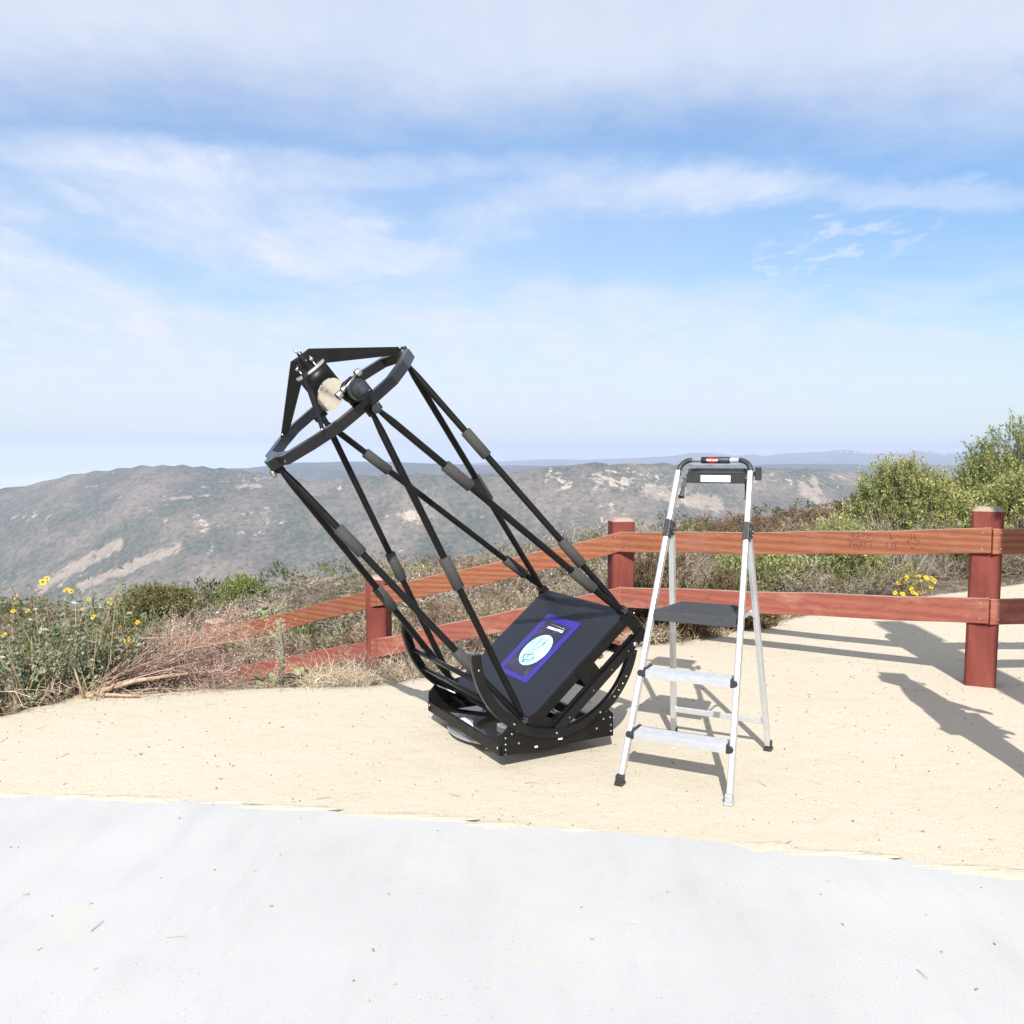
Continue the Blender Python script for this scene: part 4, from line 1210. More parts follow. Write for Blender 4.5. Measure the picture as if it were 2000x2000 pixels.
# toppled dry reddish shrub
rg = np.random.default_rng(31)
B0 = gz(168, 1366)
t_ = thing('fallen_dry_shrub', (B0[0], B0[1] + .12, -.04), 'toppled reddish dry shrub spilling over the fence rails at left', 'shrub')
ac = FAcc()
N1 = 64
ends = np.stack([rg.uniform(.12, 1.0, N1), rg.uniform(.05, .8, N1), np.zeros(N1)], -1)
ends[:, 2] = (.03 + .44 * rg.random(N1) ** 1.3) * np.clip(ends[:, 0] / .5, .3, 1) - ends[:, 1] * .1
root = rg.normal(0, .03, (N1, 3)) + np.array([0, 0, .05])
mid = (root + ends) * .5 + rg.normal(0, .05, (N1, 3)) + np.array([0, 0, .05])
th_ = .35 + rg.random(N1) ** 2
ac.twigs(root, mid, .0065 * th_, .0042 * th_, pal(rg, N1, RED)); ac.twigs(mid, ends, .0042 * th_, .0014, pal(rg, N1, RED))
def subt(p0, p1, n, ln, r_, cols, jit=.4):
    N = len(p0) * n; tt = .2 + .8 * rg.random(N)
    a_, b_ = np.repeat(p0, n, 0), np.repeat(p1, n, 0)
    s0 = a_ + (b_ - a_) * tt[:, None]
    e = s0 + norm(norm(b_ - a_) + rg.normal(0, jit, (N, 3)) + np.array([0, 0, .12])) * (ln * (.3 + rg.random(N)))[:, None]
    ac.twigs(s0, e, r_, r_ * .5, pal(rg, N, cols)); return s0, e
a2, e2 = subt(mid, ends, 7, .26, .0015, RED, .6)
a3, e3 = subt(a2, e2, 6, .11, .0008, RED + ((.45, .36, .28),), .6)
N = len(e3) * 2
ac.leaves(np.repeat(e3, 2, 0) + rg.normal(0, .008, (N, 3)), rg.normal(0, 1, (N, 3)), .011, .005, pal(rg, N, ((.42, .30, .22), (.25, .13, .09), (.6, .5, .42))), rg)
v, q_, c_ = ac.data(); raw('twigs', v, q_, c_, M['twig'], t_)
s = MB()
s.tube([B0 + V3(-.08, .02, -.01), B0 + V3(.05, .08, .03), B0 + V3(.25, .14, .08), B0 + V3(.55, .2, .11)], [.022, .02, .014, .007], 8)
s.tube([B0 + V3(.05, .04, .02), B0 + V3(.32, .02, .015)], [.014, .006], 8)
s.tube([B0 + V3(-.02, .02, .0), B0 + V3(-.08, .02, .20)], [.01, .004], 6)
s.build('trunk', simple('bark', (.36, .25, .17), .9, 0, .3, 30, .5), t_)
# brittlebush with yellow flowers at left
def sunflower_shrub(name, X_, Y_, label, seed, R, H, nst, fl, cols, leafL=.042, lp=19, cs=1.0):
    rg = np.random.default_rng(seed); z0 = float(ground_z(X_, Y_)[0]) - .02
    t_ = thing(name, (X_, Y_, z0), label, 'flowering shrub')
    st, lf = FAcc(), FAcc()
    base = rg.normal(0, .3, (nst, 3)) * np.array([R, R * .7, 0])
    top = base + np.stack([rg.normal(0, .42, nst) * R, rg.normal(0, .35, nst) * R, H * (.45 + .6 * rg.random(nst))], -1)
    m_ = (base + top) / 2 + rg.normal(0, .03, (nst, 3))
    gc = ((.13, .15, .06), (.22, .17, .10), (.16, .10, .07))
    st.twigs(base, m_, .006, .004, pal(rg, nst, gc)); st.twigs(m_, top, .004, .002, pal(rg, nst, gc))
    for a_, b_, n_ in ((base, m_, lp // 2), (m_, top, lp)):
        N = nst * n_; tt = rg.random(N)
        A_, B_ = np.repeat(a_, n_, 0), np.repeat(b_, n_, 0)
        p = A_ + (B_ - A_) * tt[:, None] + rg.normal(0, .022, (N, 3))
        dd_ = rg.normal(0, 1, (N, 3)); dd_[:, 2] = np.abs(dd_[:, 2]) * .5
        k = rg.random(N) < (.95 - .45 * tt)
        lf.leaves(p[k], dd_[k], (leafL * (.5 + rg.random(N)))[k], (leafL * .42 * (.6 + .8 * rg.random(N)))[k], pal(rg, int(k.sum()), cols, .25), rg)
    for ac, nm, mt in ((st, 'stems', M['twig']), (lf, 'foliage', M['leaf'])):
        v, q_, c_ = ac.data(); raw(nm, v, q_, c_, mt, t_)
    L0 = np.array(t_.location)
    for (fx_, fy_, fs_) in fl:
        fs_ = fs_ * .82
        Yf = Y_ + rg.normal(0, .08); P = atY(fx_, fy_, Yf); r = P - L0
        sa = FAcc(); b_ = np.array([[r[0] * .7 + rg.normal(0, .03), 0, max(.05, r[2] * .3)]])
        sa.twigs(b_, r[None] - np.array([[0, 0, .004]]), .0022, .0014, pal(rg, 1, gc))
        v, q_, c_ = sa.data(); so = raw('flower_stem', v, q_, c_, M['twig'], t_)
        n_ = norm(V3(rg.normal(0, .5), -.7, .7 + rg.normal(0, .2))); x, y = perp(n_)
        pa = FAcc(); NP = 13
        for lay in range(1):
            an = np.arange(NP) * 2 * math.pi / NP
            dirs = np.cos(an)[:, None] * x + np.sin(an)[:, None] * y
            side_ = -np.sin(an)[:, None] * x + np.cos(an)[:, None] * y
            rr3 = fs_ * (.85 + .3 * rg.random(NP))[:, None]
            Pq = np.stack([r + dirs * fs_ * .2, r + dirs * rr3 * .65 + side_ * fs_ * .17 + n_ * .002, r + dirs * rr3, r + dirs * rr3 * .65 - side_ * fs_ * .17 + n_ * .002], 1)
            pa.quads(Pq, pal(rg, NP, ((.80, .52, .015), (.85, .60, .03)), .08))
        v, q_, c_ = pa.data(); fo_ = raw('flower', v, q_, c_, M['leaf'], t_)
        s = MB(); s.tube([L0 + r - n_ * .001, L0 + r + n_ * .004, L0 + r + n_ * .007], [fs_ * .28 * cs, fs_ * .26 * cs, fs_ * .12 * cs], 10)
        ce = s.build('flower_centre', bpy.data.materials.get('flower_centre') or simple('flower_centre', (.16, .07, .015), .9, 0, .3, 200), t_)
    return t_
GL = ((.15, .21, .115), (.22, .28, .17), (.10, .145, .08), (.32, .36, .26), (.26, .22, .16), (.18, .23, .14))
P = gz(95, 1372)
sunflower_shrub('brittlebush', P[0] + .05, P[1] + .35, 'big green shrub with yellow daisies left of the toppled dry shrub', 41, .46, .74, 84,
    [(83, 1137, .032), (92, 1130, .022), (129, 1152, .028), (139, 1155, .024), (31, 1166, .030), (215, 1172, .024), (214, 1178, .022), (26, 1193, .022), (54, 1193, .022), (182, 1205, .024), (174, 1171, .016)], GL)
P = gz(10, 1395)
sunflower_shrub('brittlebush', P[0] - .10, P[1] + .25, 'shrub with daisies at the far left edge of the photo', 42, .36, .62, 44, [(8, 1240, .024)], GL)
P = gz(225, 1355)
sunflower_shrub('brittlebush', P[0], P[1] + .50, 'small green shrub with one large yellow daisy behind the fallen twigs', 43, .24, .46, 34, [(249, 1250, .038), (225, 1247, .02), (269, 1216, .022), (234, 1224, .02)], GL)
P = gz(-45, 1425)
P = atY(1782, 1150, 8.9)
sunflower_shrub('goldenbush', P[0], 8.95, 'small bush of yellow flowers above the lower rail near the right post', 45, .22, .40, 30,
    [(1755, 1139, .034), (1770, 1129, .034), (1772, 1126, .03), (1795, 1125, .03), (1809, 1128, .032), (1824, 1136, .034), (1826, 1133, .03), (1819, 1147, .03), (1752, 1155, .034), (1763, 1160, .034), (1783, 1157, .034), (1748, 1158, .03), (1780, 1150, .03), (1810, 1131, .026), (1760, 1133, .026), (1800, 1135, .024), (1815, 1130, .026), (1790, 1160, .028), (1768, 1150, .024), (1820, 1128, .022)], ((.22, .24, .07), (.30, .29, .09)), .03, 18, .3)
P = gz(40, 1372); twig_thing('dead_twig_bush', P[0] - .05, P[1] + .10, 'dead brown twigs at the foot of the daisy shrub at far left', 61, .30, .26, 44, 6, 5, ((.20, .14, .10), (.12, .08, .06), (.38, .32, .26), (.30, .16, .10)), r=.0028, up=.35)
P = gz(230, 1352); twig_thing('dead_twig_bush', P[0], P[1] + .7, 'upright dry stems between the daisy shrub and the mound bush', 62, .5, .62, 46, 6, 4, ((.30, .22, .17), (.22, .14, .10), (.40, .33, .27)), r=.0026, up=1.0)
# dry grass tangles at the sand edge
rg = np.random.default_rng(51); ac = FAcc()
for (q0, q1, n_, hh_) in ((600, 860, 1700, .17), (430, 620, 160, .07), (1215, 1330, 700, .14), (860, 1180, 900, .18), (180, 420, 700, .12), (20, 200, 500, .14), (1330, 1560, 600, .08), (1760, 2040, 260, .06)):
    qq = rg.uniform(q0, q1, n_); ye = np.interp(qq, QN, list(EDGE.values())); YY = ye + rg.uniform(-.12, 1.0, n_) * (1 if q0 < 1300 else .35)
    XX = (qq - 1000) / F_PX * (YY * cp + CAM_H * sp); z0 = ground_z(XX, YY)
    b_ = np.stack([XX, YY, z0 - .01 + .10 * rg.random(n_) * (hh_ > .13)], -1)
    d_ = norm(np.stack([rg.normal(0, 1, n_), rg.normal(0, .8, n_), np.abs(rg.normal(0, .45, n_)) + .05], -1))
    L_ = hh_ * (.4 + rg.random(n_))
    m_ = b_ + d_ * L_[:, None] * .5 + np.array([0, 0, 1]) * (L_ * .12)[:, None]; e_ = b_ + d_ * L_[:, None] + rg.normal(0, .03, (n_, 3)); e_[:, 2] = np.maximum(e_[:, 2], z0)
    cc = pal(rg, n_, ((.46, .38, .27), (.36, .28, .20), (.28, .19, .13), (.55, .48, .36)))
    ac.twigs(b_, m_, .0014, .0012, cc); ac.twigs(m_, e_, .0012, .0006, cc)
v, q_, c_ = ac.data(); tag(raw('dry_grass', v, q_, c_, M['twig']), 'straw coloured dry grass tangle along the sand edge', 'grass', kind='stuff')
# sand litter: pebbles and twiglets
ac = FAcc(); n_ = 2800
XX = rg.uniform(-3.5, 5.5, n_); YY = rg.uniform(2.3, 9.5, n_); qq = qof(XX, YY); k = YY < np.interp(qq, QN, list(EDGE.values())) - .02
XX, YY = XX[k], YY[k]; n_ = len(XX)
d_ = norm(np.stack([rg.normal(0, 1, n_), rg.normal(0, 1, n_), rg.uniform(0, .1, n_)], -1)); L_ = .006 + .012 * rg.random(n_) ** 3; big_ = rg.random(n_) < .05; L_ = np.where(big_, L_ + .05, L_)
b_ = np.stack([XX, YY, ground_z(XX, YY) + .003], -1)
onc = YY < np.interp(XX, [p_[0] for p_ in fine], [p_[1] for p_ in fine])
k = (~onc) | (rg.random(n_) < .25); b_[:, 2] += onc * .018; b_, d_, L_, big_ = b_[k], d_[k], L_[k], big_[k]; n_ = len(b_)
ac.twigs(b_, b_ + d_ * L_[:, None], np.where(big_, .0014, .0035), np.where(big_, .0009, .002), pal(rg, n_, ((.34, .27, .20), (.45, .38, .29), (.24, .18, .13), (.6, .52, .42))))
v, q_, c_ = ac.data(); tag(raw('pebbles', v, q_, c_, M['twig']), 'tiny pebbles and twiglets scattered over the sand', 'litter', kind='stuff')
# prickly pears
cm, tcm, bcm = nt('cactus_pad')
tcm.links.new(ramp(tcm, noise(tcm, 14, 4, .6, coords(tcm)), [(.3, (.13, .16, .065)), (.7, (.27, .29, .14))]), bcm.inputs['Base Color']); bcm.inputs['Roughness'].default_value = .5
bump(tcm, bcm, noise(tcm, 60, 3, .6, coords(tcm)), .3, .01)
def cactus(px, Y_, label, seed, n_, size, cat='cactus', dz=0):
    rg = random.Random(seed); X_ = atY(px, 1200, Y_)[0]; z0 = float(ground_z(X_, Y_)[0]) + dz
    t_ = thing('prickly_pear', (X_, Y_, z0), label, cat)
    prev = [(V3(X_, Y_, z0), V3(0, 0, 1))]
    for i in range(n_):
        b_, up_ = rg.choice(prev); 
        up2 = norm(V3(rg.gauss(0, .6), rg.gauss(0, .4), .8)); hs = size * rg.uniform(.45, .8)
        ctr = b_ + up2 * hs * .5; nn = norm(V3(rg.gauss(0, .4), -1, rg.gauss(0, .3))); x = norm(np.cross(up2, nn)); nn = np.cross(x, up2)
        s = MB(); N = 14; vs = []; fs = []
        for lay, (rr4, th) in enumerate(((.0, .11), (.6, .09), (.95, .035), (.95, -.035), (.6, -.09), (0, -.11))):
            for k in range(N):
                a = 2 * math.pi * k / N
                vs.append(ctr + (x * math.cos(a) * .40 + up2 * math.sin(a) * .52) * rr4 * hs + nn * th * hs)
        for lay in range(5):
            for k in range(N): fs.append((lay * N + k, lay * N + (k + 1) % N, (lay + 1) * N + (k + 1) % N, (lay + 1) * N + k))
        s.add(vs, fs, True); s.build('pad', cm, t_)
        prev.append((ctr + up2 * hs * .45, up2)); prev.append((ctr + up2 * hs * .3 + x * hs * .3, up2))
    return t_
cactus(545, 5.95, 'yellow green prickly pear under the lower fence rail at the sand edge', 1, 7, .13, dz=-.05)
cactus(585, 6.1, 'pale prickly pear just right of the yellow green one under the rail', 2, 6, .13, dz=0)
cactus(515, 21, 'pale prickly pear on the slope above the left rail', 3, 9, .26, dz=.12)
cactus(610, 12.5, 'prickly pear seen through the gap between the rails', 4, 8, .17, dz=.18)
cactus(630, 19, 'far prickly pear clump on the slope left of the third post', 5, 9, .26, dz=.22)
cactus(690, 18, 'far prickly pear clump just above the third fence post', 6, 9, .26, dz=.20)
# cholla-like spiky stem by the rail
s = MB()
P = atY(548, 1290, 6.5); zg = float(ground_z(P[0], 6.5)[0])
t_ = thing('spiny_cactus', (P[0], 6.5, zg), 'thin upright spiny cactus standing against the lower fence rail', 'cactus')
s.tube([V3(P[0], 6.5, zg), V3(P[0] + .01, 6.5, zg + .35), V3(P[0] - .005, 6.5, zg + .56), V3(P[0] + .01, 6.5, zg + .60)], [.022, .020, .013, .004], 8)
s.tube([V3(P[0], 6.5, zg + .42), V3(P[0] - .08, 6.5, zg + .5)], [.02, .012], 8)
s.build('stem', simple('grey_green_cactus', (.20, .21, .14), .85, 0, .35, 60, .8), t_)
ac = FAcc(); n_ = 420; rg = np.random.default_rng(9); hh = rg.random(n_) * .58; an = rg.random(n_) * 6.28
b_ = np.stack([np.cos(an) * .014, np.sin(an) * .014, hh], -1); ac.twigs(b_, b_ + np.stack([np.cos(an), np.sin(an), rg.random(n_) * .6], -1) * .03, .0012, .0005, pal(rg, n_, ((.5, .47, .36),)))
v, q_, c_ = ac.data(); raw('spines', v, q_, c_, M['twig'], t_)
# pale boulders
def boulder(px, py, Y_, r_, label, seed):
    rg = np.random.default_rng(seed); X_ = atY(px, py, Y_)[0]; z0 = float(ground_z(X_, Y_)[0])
    s = MB(); vs, fs = [], []; N, K = 16, 9
    for i in range(K + 1):
        for k in range(N):
            th, ph = math.pi * i / K, 2 * math.pi * k / N
            d_ = V3(math.sin(th) * math.cos(ph), math.sin(th) * math.sin(ph), math.cos(th))
            q3 = r_ * (1 + .35 * float(fbm(np.array(d_[0] * 1.7 + seed), np.array(d_[1] * 1.7 + d_[2] * 2.1), 3)))
            vs.append(V3(X_, Y_, z0) + d_ * q3 * V3(1.3, 1, .62))
    for i in range(K):
        for k in range(N): fs.append((i * N + k, (i + 1) * N + k, (i + 1) * N + (k + 1) % N, i * N + (k + 1) % N))
    s.add(vs, fs, True)
    o = s.build('boulder', M.get('stone') or M.setdefault('stone', simple('pale_sandstone', (.50, .42, .32), .9, 0, .2, 6, .8)))
    tag(o, label, 'rock'); return o
boulder(410, 1218, 8.6, .17, 'pale boulder just above the end of the top rail at left', 1)
boulder(1236, 1010, 22, .35, 'pale boulder peeking out right of the middle post top', 2)
boulder(830, 1212, 9.0, .16, 'pale boulder seen between the truss poles and the rails', 3)

# ------------------------------------------------------------------ houses on the far ridge
rg = random.Random(4)
hx = [1640, 1652, 1668, 1681, 1693, 1706, 1716, 1725, 1731, 1744, 1752, 1759, 1766, 1770, 1777, 1784, 1790, 1797, 1806, 1812, 1819, 1826, 1834, 1842]
proto = None
for i, x in enumerate(hx):
    D = 7150 + rg.uniform(-150, 250); X_ = (x - 1000) / F_PX * D
    z0 = float(ground_z(X_, D)[0]) - 2
    t_ = thing('distant_house', (X_, D, z0), 'tiny pale house among others along the far ridge line', 'house', 'houses along the far ridge')
    if proto is None:
        s = MB(); s.box(V3(X_, D, z0 + 5), V3(11, 0, 0), V3(0, 8, 0), V3(0, 0, 5)); wl = s.build('wall', M['stucco'], t_)
        s = MB(); s.prism([(-12.5, 0), (12.5, 0), (9, 3.6), (-9, 3.6)], V3(X_, D - 9, z0 + 10.02), V3(1, 0, 0), Zv, V3(0, 18, 0)); rf = s.build('roof', M['tile'], t_)
        proto = (wl, rf)
    else:
        for o_ in proto:
            c_ = o_.copy(); c_.parent = t_; COL.objects.link(c_)
        t_.scale = (rg.uniform(.7, 1.7), 1, rg.uniform(.8, 1.3))

# ------------------------------------------------------------------ person and an added post out of view, casting the shadows at right
def skinned(name, verts, edges, radii, mat, parent):
    me = bpy.data.meshes.new(name); me.from_pydata([tuple(v) for v in verts], edges, []); me.materials.append(mat)
    o = bpy.data.objects.new(name, me); COL.objects.link(o); o.parent = parent
    sk = o.modifiers.new('skin', 'SKIN'); sk.use_smooth_shade = True
    for i, r_ in enumerate(radii):
        me.skin_vertices[0].data[i].radius = r_ if hasattr(r_, '__len__') else (r_, r_)
    me.skin_vertices[0].data[0].use_root = True
    sb = o.modifiers.new('sub', 'SUBSURF'); sb.levels = 2; sb.render_levels = 2
    return o
pr_ = thing('person', (2.42, 3.62, 0), 'person in navy shirt and khaki trousers standing sideways on the sand right of the ladder', 'person')
pr_.rotation_euler = (0, 0, rad(78))
# local: x = side, y = back/front (faces -y)
body = [(0, 0, .95), (0, 0, 1.12), (0, .0, 1.30), (0, .01, 1.42), (0, -.005, 1.50), (0, -.02, 1.58), (0, -.02, 1.68),
        (.18, .01, 1.40), (.25, .02, 1.16), (.19, -.15, 1.02), (-.18, .01, 1.40), (-.25, .02, 1.16), (-.19, -.15, 1.02),
        (.09, 0, .90), (.10, -.01, .50), (.10, .02, .09), (-.09, 0, .90), (-.10, .0, .50), (-.10, .03, .09), (.10, -.12, .04), (-.10, -.11, .04)]
be = [(0, 1), (1, 2), (2, 3), (3, 4), (4, 5), (5, 6), (3, 7), (7, 8), (8, 9), (3, 10), (10, 11), (11, 12), (0, 13), (13, 14), (14, 15), (0, 16), (16, 17), (17, 18), (15, 19), (18, 20)]
br_ = [(.13, .10), (.13, .10), (.15, .11), (.12, .09), (.055, .055), (.075, .085), (.065, .075), .055, .043, .032, .055, .043, .032, .085, .058, .042, .085, .058, .042, .035, .035]
skinned('body', body, be, br_, M['skin'], pr_)
skinned('shirt', [(0, 0, .93), (0, 0, 1.12), (0, 0, 1.30), (0, .01, 1.42), (.18, .01, 1.40), (.23, .02, 1.22), (-.18, .01, 1.40), (-.23, .02, 1.22)], [(0, 1), (1, 2), (2, 3), (3, 4), (4, 5), (3, 6), (6, 7)], [(.15, .12), (.15, .12), (.17, .13), (.13, .10), .070, .062, .070, .062], M['shirt'], pr_)
skinned('trousers', [(0, 0, .97), (.09, 0, .90), (.10, -.01, .50), (.10, .02, .08), (-.09, 0, .90), (-.10, 0, .50), (-.10, .03, .08)], [(0, 1), (1, 2), (2, 3), (0, 4), (4, 5), (5, 6)], [(.15, .12), .10, .072, .062, .10, .072, .062], M['trousers'], pr_)
skinned('hair', [(0, .005, 1.66), (0, .0, 1.72), (0, .05, 1.62)], [(0, 1), (0, 2)], [(.078, .085), .06, .055], M['hair'], pr_)
for sx_ in (.10, -.10):
    skinned('shoe', [(sx_, .05, .045), (sx_, -.06, .045), (sx_, -.16, .03)], [(0, 1), (1, 2)], [.045, .045, .035], M['plastic'], pr_)
for sg in (1, -1):
    for k in range(4):
        x0 = .19 * sg + (k - 1.5) * .018; fl_ = (.07, .08, .075, .06)[k]
        skinned('finger', [(x0, -.15, 1.02), (x0, -.15 - fl_ * .7, 1.005), (x0, -.15 - fl_, .98)], [(0, 1), (1, 2)], [.010, .009, .007], M['skin'], pr_)
    skinned('thumb', [(.17 * sg, -.14, 1.03), (.14 * sg, -.18, 1.03), (.135 * sg, -.205, 1.02)], [(0, 1), (1, 2)], [.011, .010, .008], M['skin'], pr_)
s = MB()
for sg in (1, -1):
    s.tube([V3(.03 * sg, -.102, 1.625), V3(.03 * sg, -.098, 1.625)], .009, 8)
e_ = s.build('eyes', M['plastic'], None); e_.parent = pr_
s = MB(); s.tube([V3(0, -.10, 1.62), V3(0, -.118, 1.59), V3(0, -.10, 1.58)], [.006, .013, .01], 8); e_ = s.build('nose', M['skin'], None); e_.parent = pr_
s = MB(); s.tube([V3(-.022, -.092, 1.555), V3(.022, -.092, 1.555)], .005, 6); e_ = s.build('mouth', M['red'], None); e_.parent = pr_
# unseen post with board, added to cast the second shadow at right
tm = thing('shadow_post', (3.02, 2.75, 0), 'tall brown wooden post added off to the right to cast a shadow', 'shadow caster')
s = MB(); s.box(V3(3.02, 2.75, 1.86), V3(.13, 0, 0), V3(0, .06, 0), V3(0, 0, 1.96)); s.build('post', M['post'], tm, .01)
s = MB(); s.box(V3(3.02, 2.68, 3.55), V3(.17, 0, 0), V3(0, .009, 0), V3(0, 0, .26)); s.build('board', M['rail_hot'], tm, .004)

# ------------------------------------------------------------------ haze, light, sky
hz = MB(); hz.box(V3(0, 0, -195), V3(70000, 0, 0), V3(0, 70000, 0), V3(0, 0, 255))
ho = hz.build('haze', bpy.data.materials.new('haze'))
hm = ho.data.materials[0]; hm.use_nodes = True; ht = hm.node_tree
ht.nodes.clear()
oo = ht.nodes.new('ShaderNodeOutputMaterial'); pv_ = ht.nodes.new('ShaderNodeVolumePrincipled')
pv_.inputs['Color'].default_value = (.57, .645, .84, 1)
pv_.inputs['Density'].default_value = 2.1e-4
pv_.inputs['Anisotropy'].default_value = 0.0
ht.links.new(pv_.outputs[0], oo.inputs['Volume'])
tag(ho, 'pale blue haze in the air over the canyon', 'haze', kind='stuff')

SAZ, SEL = rad(183.5), rad(37)
S = V3(math.sin(SAZ) * math.cos(SEL), math.cos(SAZ) * math.cos(SEL), math.sin(SEL))
ld = bpy.data.lights.new('sun', 'SUN'); ld.energy = 4.7; ld.angle = rad(.53); ld.color = (1, .965, .91)
lo_ = bpy.data.objects.new('sun', ld); COL.objects.link(lo_)
lo_.rotation_euler = Vector(S).to_track_quat('Z', 'Y').to_euler(); lo_.location = (0, -10, 30)

W_ = bpy.data.worlds.new('World'); SC.world = W_; W_.use_nodes = True
t = W_.node_tree; bg = t.nodes['Background']
sky = nd(t, 'ShaderNodeTexSky', sky_type='NISHITA', sun_disc=False)
sky.sun_elevation = SEL; sky.sun_rotation = SAZ; sky.altitude = 300; sky.air_density = 1.0; sky.dust_density = .6; sky.ozone_density = 2.2
tc = nd(t, 'ShaderNodeTexCoord')
sx = nd(t, 'ShaderNodeSeparateXYZ'); t.links.new(tc.outputs['Generated'], sx.inputs[0])
x_, y_, z_ = sx.outputs
ay = math_(t, 'MAXIMUM', math_(t, 'ABSOLUTE', y_), .08)
aa = math_(t, 'DIVIDE', x_, ay); ee = math_(t, 'DIVIDE', z_, ay)
den = math_(t, 'ADD', math_(t, 'MAXIMUM', ee, 0), .13)
cb = nd(t, 'ShaderNodeCombineXYZ')
t.links.new(math_(t, 'DIVIDE', aa, den), cb.inputs[0]); t.links.new(math_(t, 'DIVIDE', 1.0, den), cb.inputs[1])
pc_ = cb.outputs[0]
def nz(scale, sc3, detail, rough, rot=0, dist=0.0, loc=(0, 0, 0)):
    mp = nd(t, 'ShaderNodeMapping'); mp.inputs['Scale'].default_value = sc3; mp.inputs['Rotation'].default_value = (0, 0, rad(rot)); mp.inputs['Location'].default_value = loc
    t.links.new(pc_, mp.inputs[0]); return noise(t, scale, detail, rough, mp.outputs[0], dist)
wA = math_(t, 'MULTIPLY', math_(t, 'SUBTRACT', nz(.9, (1, 1, 1), 8, .66), .5), .30)
wB = math_(t, 'MULTIPLY', math_(t, 'SUBTRACT', nz(.9, (1, 1, 1), 8, .66, loc=(9, 4, 0)), .5), .17)
def ell(px, py, rx, ry, rot, soft=.5, warp=1.0):
    a0 = (px - 1000) / F_PX; e0 = (882 - py) / F_PX
    da = math_(t, 'SUBTRACT', math_(t, 'ADD', aa, math_(t, 'MULTIPLY', wA, warp)), a0); de = math_(t, 'SUBTRACT', math_(t, 'ADD', ee, math_(t, 'MULTIPLY', wB, warp)), e0)
    cr, sr = math.cos(rad(rot)), math.sin(rad(rot))
    xr = math_(t, 'ADD', math_(t, 'MULTIPLY', da, cr), math_(t, 'MULTIPLY', de, sr)); yr = math_(t, 'SUBTRACT', math_(t, 'MULTIPLY', de, cr), math_(t, 'MULTIPLY', da, sr))
    d2_ = math_(t, 'SQRT', math_(t, 'ADD', math_(t, 'POWER', math_(t, 'DIVIDE', xr, rx / F_PX), 2), math_(t, 'POWER', math_(t, 'DIVIDE', yr, ry / F_PX), 2)))
    mr = nd(t, 'ShaderNodeMapRange', interpolation_type='SMOOTHSTEP', i1=1 + soft, i2=1 - soft, i3=0, i4=1); t.links.new(d2_, mr.inputs[0]); return mr.outputs[0]
def mx(*s_):
    r = s_[0]
    for k in s_[1:]: r = math_(t, 'MAXIMUM', r, k)
    return r
SKY_MASKS = [(ell(-40, 600, 600, 190, -20, .35), .82), (ell(430, 415, 440, 75, -15, .45), .58), (ell(690, 485, 170, 52, -4, .3), .68), (ell(850, 705, 1000, 125, 0, .28), .55), (ell(300, 700, 900, 120, 0, .5), .35),
    (ell(1190, 395, 320, 52, 10, .6), .56), (ell(1390, 368, 200, 34, 6, .6), .42), (ell(1550, 720, 1000, 110, 0, .7), .35), (ell(1820, 372, 300, 30, -3, .6), .40), (ell(600, 345, 500, 30, 0, .6), .4), (ell(450, 520, 900, 260, 0, .8), .30)]
fiber = nz(2.2, (1, .45, 1), 9, .68, 18, .7)
cs2 = nd(t, 'ShaderNodeCombineXYZ'); t.links.new(math_(t, 'MULTIPLY', aa, 2.2), cs2.inputs[0]); t.links.new(math_(t, 'ADD', math_(t, 'MULTIPLY', ee, 15), math_(t, 'MULTIPLY', wA, 2.0)), cs2.inputs[1])
streak = ramp(t, noise(t, 1.6, 7, .62, cs2.outputs[0], .3), [(.42, (0,) * 3), (.62, (1,) * 3)])
fl3 = nz(22, (1, .55, 1), 5, .7, 25, .4, (3, 8, 0))
fl2 = nz(7, (1, .7, 1), 6, .65, 0, .3, (3, 1, 0))
tot = None
for m_, wt in SKY_MASKS:
    k = math_(t, 'MULTIPLY', m_, wt); tot = k if tot is None else math_(t, 'SUBTRACT', math_(t, 'ADD', tot, k), math_(t, 'MULTIPLY', tot, k))
mod = math_(t, 'ADD', .58, math_(t, 'MULTIPLY', ramp(t, fiber, [(.34, (0,) * 3), (.66, (1,) * 3)]), .55))
mod = math_(t, 'MULTIPLY', mod, math_(t, 'ADD', .60, math_(t, 'MULTIPLY', math_(t, 'ADD', fl2, fl3), .42)))
dens = math_(t, 'MULTIPLY', tot, mod)
low = nd(t, 'ShaderNodeMapRange', interpolation_type='SMOOTHSTEP', i1=.26, i2=.14, i3=0, i4=.6); t.links.new(ee, low.inputs[0])
dens = math_(t, 'MAXIMUM', dens, math_(t, 'MULTIPLY', low.outputs[0], streak))
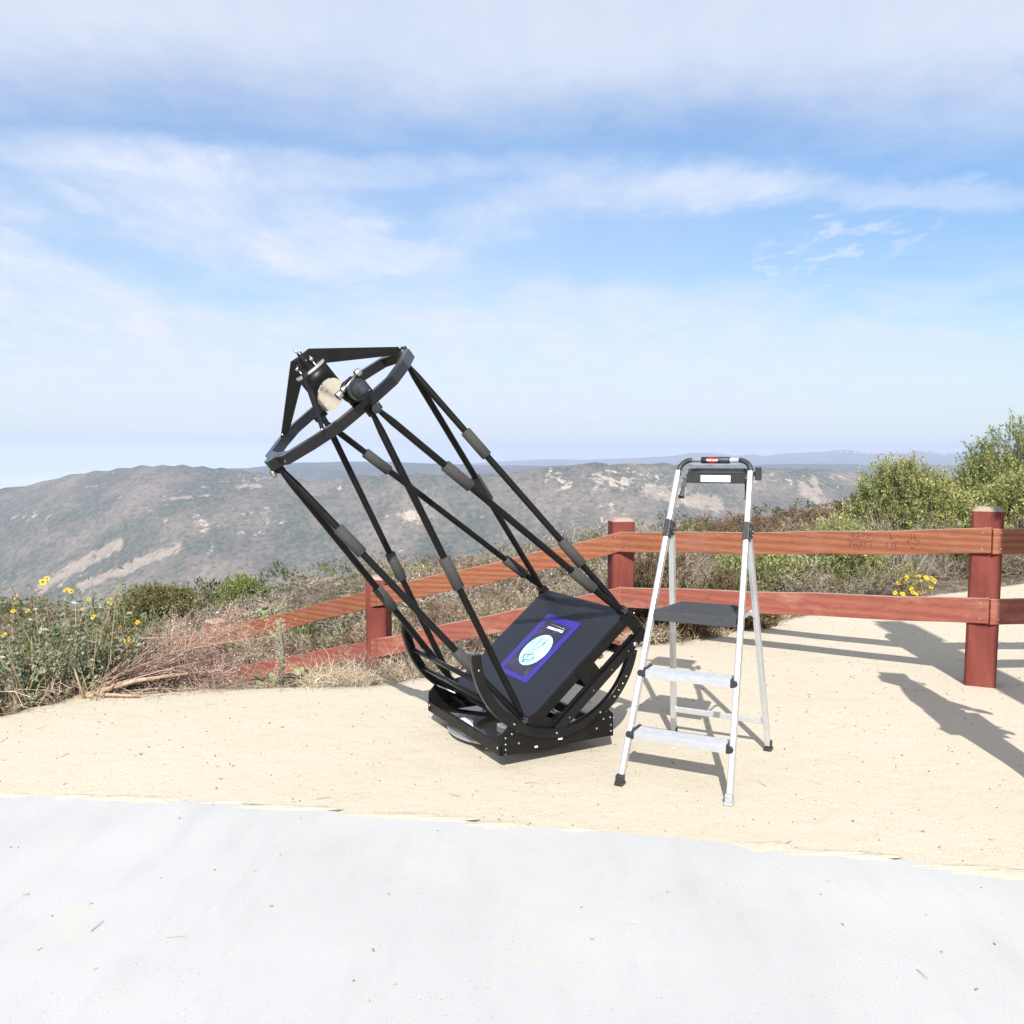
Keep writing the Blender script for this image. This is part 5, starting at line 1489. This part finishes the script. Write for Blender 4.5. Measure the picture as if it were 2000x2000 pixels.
# small puffs at right
puff = mx(ell(1470, 572, 170, 34, 8, .6, .3), ell(1620, 492, 200, 50, 14, .7, .3), ell(1340, 585, 60, 10, 0, .6, .3), ell(1600, 450, 120, 30, 30, .6, .3), ell(1640, 730, 260, 16, 4, .7, .3), ell(1180, 772, 90, 10, 3, .7, .3))
pn = ramp(t, nz(12, (1, .8, 1), 4, .55, 10, .2, (5, 2, 0)), [(.48, (0,) * 3), (.64, (1,) * 3)])
dens = math_(t, 'MAXIMUM', dens, math_(t, 'MULTIPLY', math_(t, 'MULTIPLY', puff, pn), .55))
# above the picture the veil thickens; all round the horizon it is milky
hi = nd(t, 'ShaderNodeMapRange', interpolation_type='SMOOTHSTEP', i1=.30, i2=.45, i3=0, i4=.80); t.links.new(math_(t, 'ADD', ee, math_(t, 'ADD', wB, math_(t, 'MULTIPLY', wA, .5))), hi.inputs[0])
dens = math_(t, 'MAXIMUM', dens, math_(t, 'MULTIPLY', hi.outputs[0], math_(t, 'ADD', .75, math_(t, 'MULTIPLY', fiber, .5))))
hzr = nd(t, 'ShaderNodeMapRange', interpolation_type='SMOOTHSTEP', i1=.18, i2=.0, i3=0, i4=.55); t.links.new(ee, hzr.inputs[0])
upr = nd(t, 'ShaderNodeMapRange', i1=.10, i2=.32, i3=0, i4=1); t.links.new(ee, upr.inputs[0])
skyb = mix(t, 1.0, mix(t, upr.outputs[0], sky.outputs[0], mix(t, 1.0, sky.outputs[0], (1.06, 1.18, 1.27), 'MULTIPLY')), (7.0, 7.4, 8.0), 'DARKEN')
skyc = mix(t, hzr.outputs[0], skyb, (4.8, 6.3, 7.4))
fog = mx(ell(200, 905, 1000, 38, 0, .45, .12))
skyc = mix(t, math_(t, 'MULTIPLY', fog, .85), skyc, (5.7, 5.95, 7.2))
CL = mix(t, fl2, (5.7, 6.3, 7.6), (6.9, 7.2, 8.0))
allc = mix(t, math_(t, 'MINIMUM', dens, 1.0), skyc, CL)
t.links.new(allc, bg.inputs[0]); bg.inputs[1].default_value = .075
SC.view_settings.view_transform = 'Standard'; SC.view_settings.look = 'None'; SC.view_settings.gamma = 1
SC.view_settings.exposure = .80
cy = SC.cycles
cy.max_bounces = 6; cy.volume_bounces = 1; cy.diffuse_bounces = 3; cy.glossy_bounces = 3; cy.transmission_bounces = 2
cy.use_denoising = True
cy.use_adaptive_sampling = True
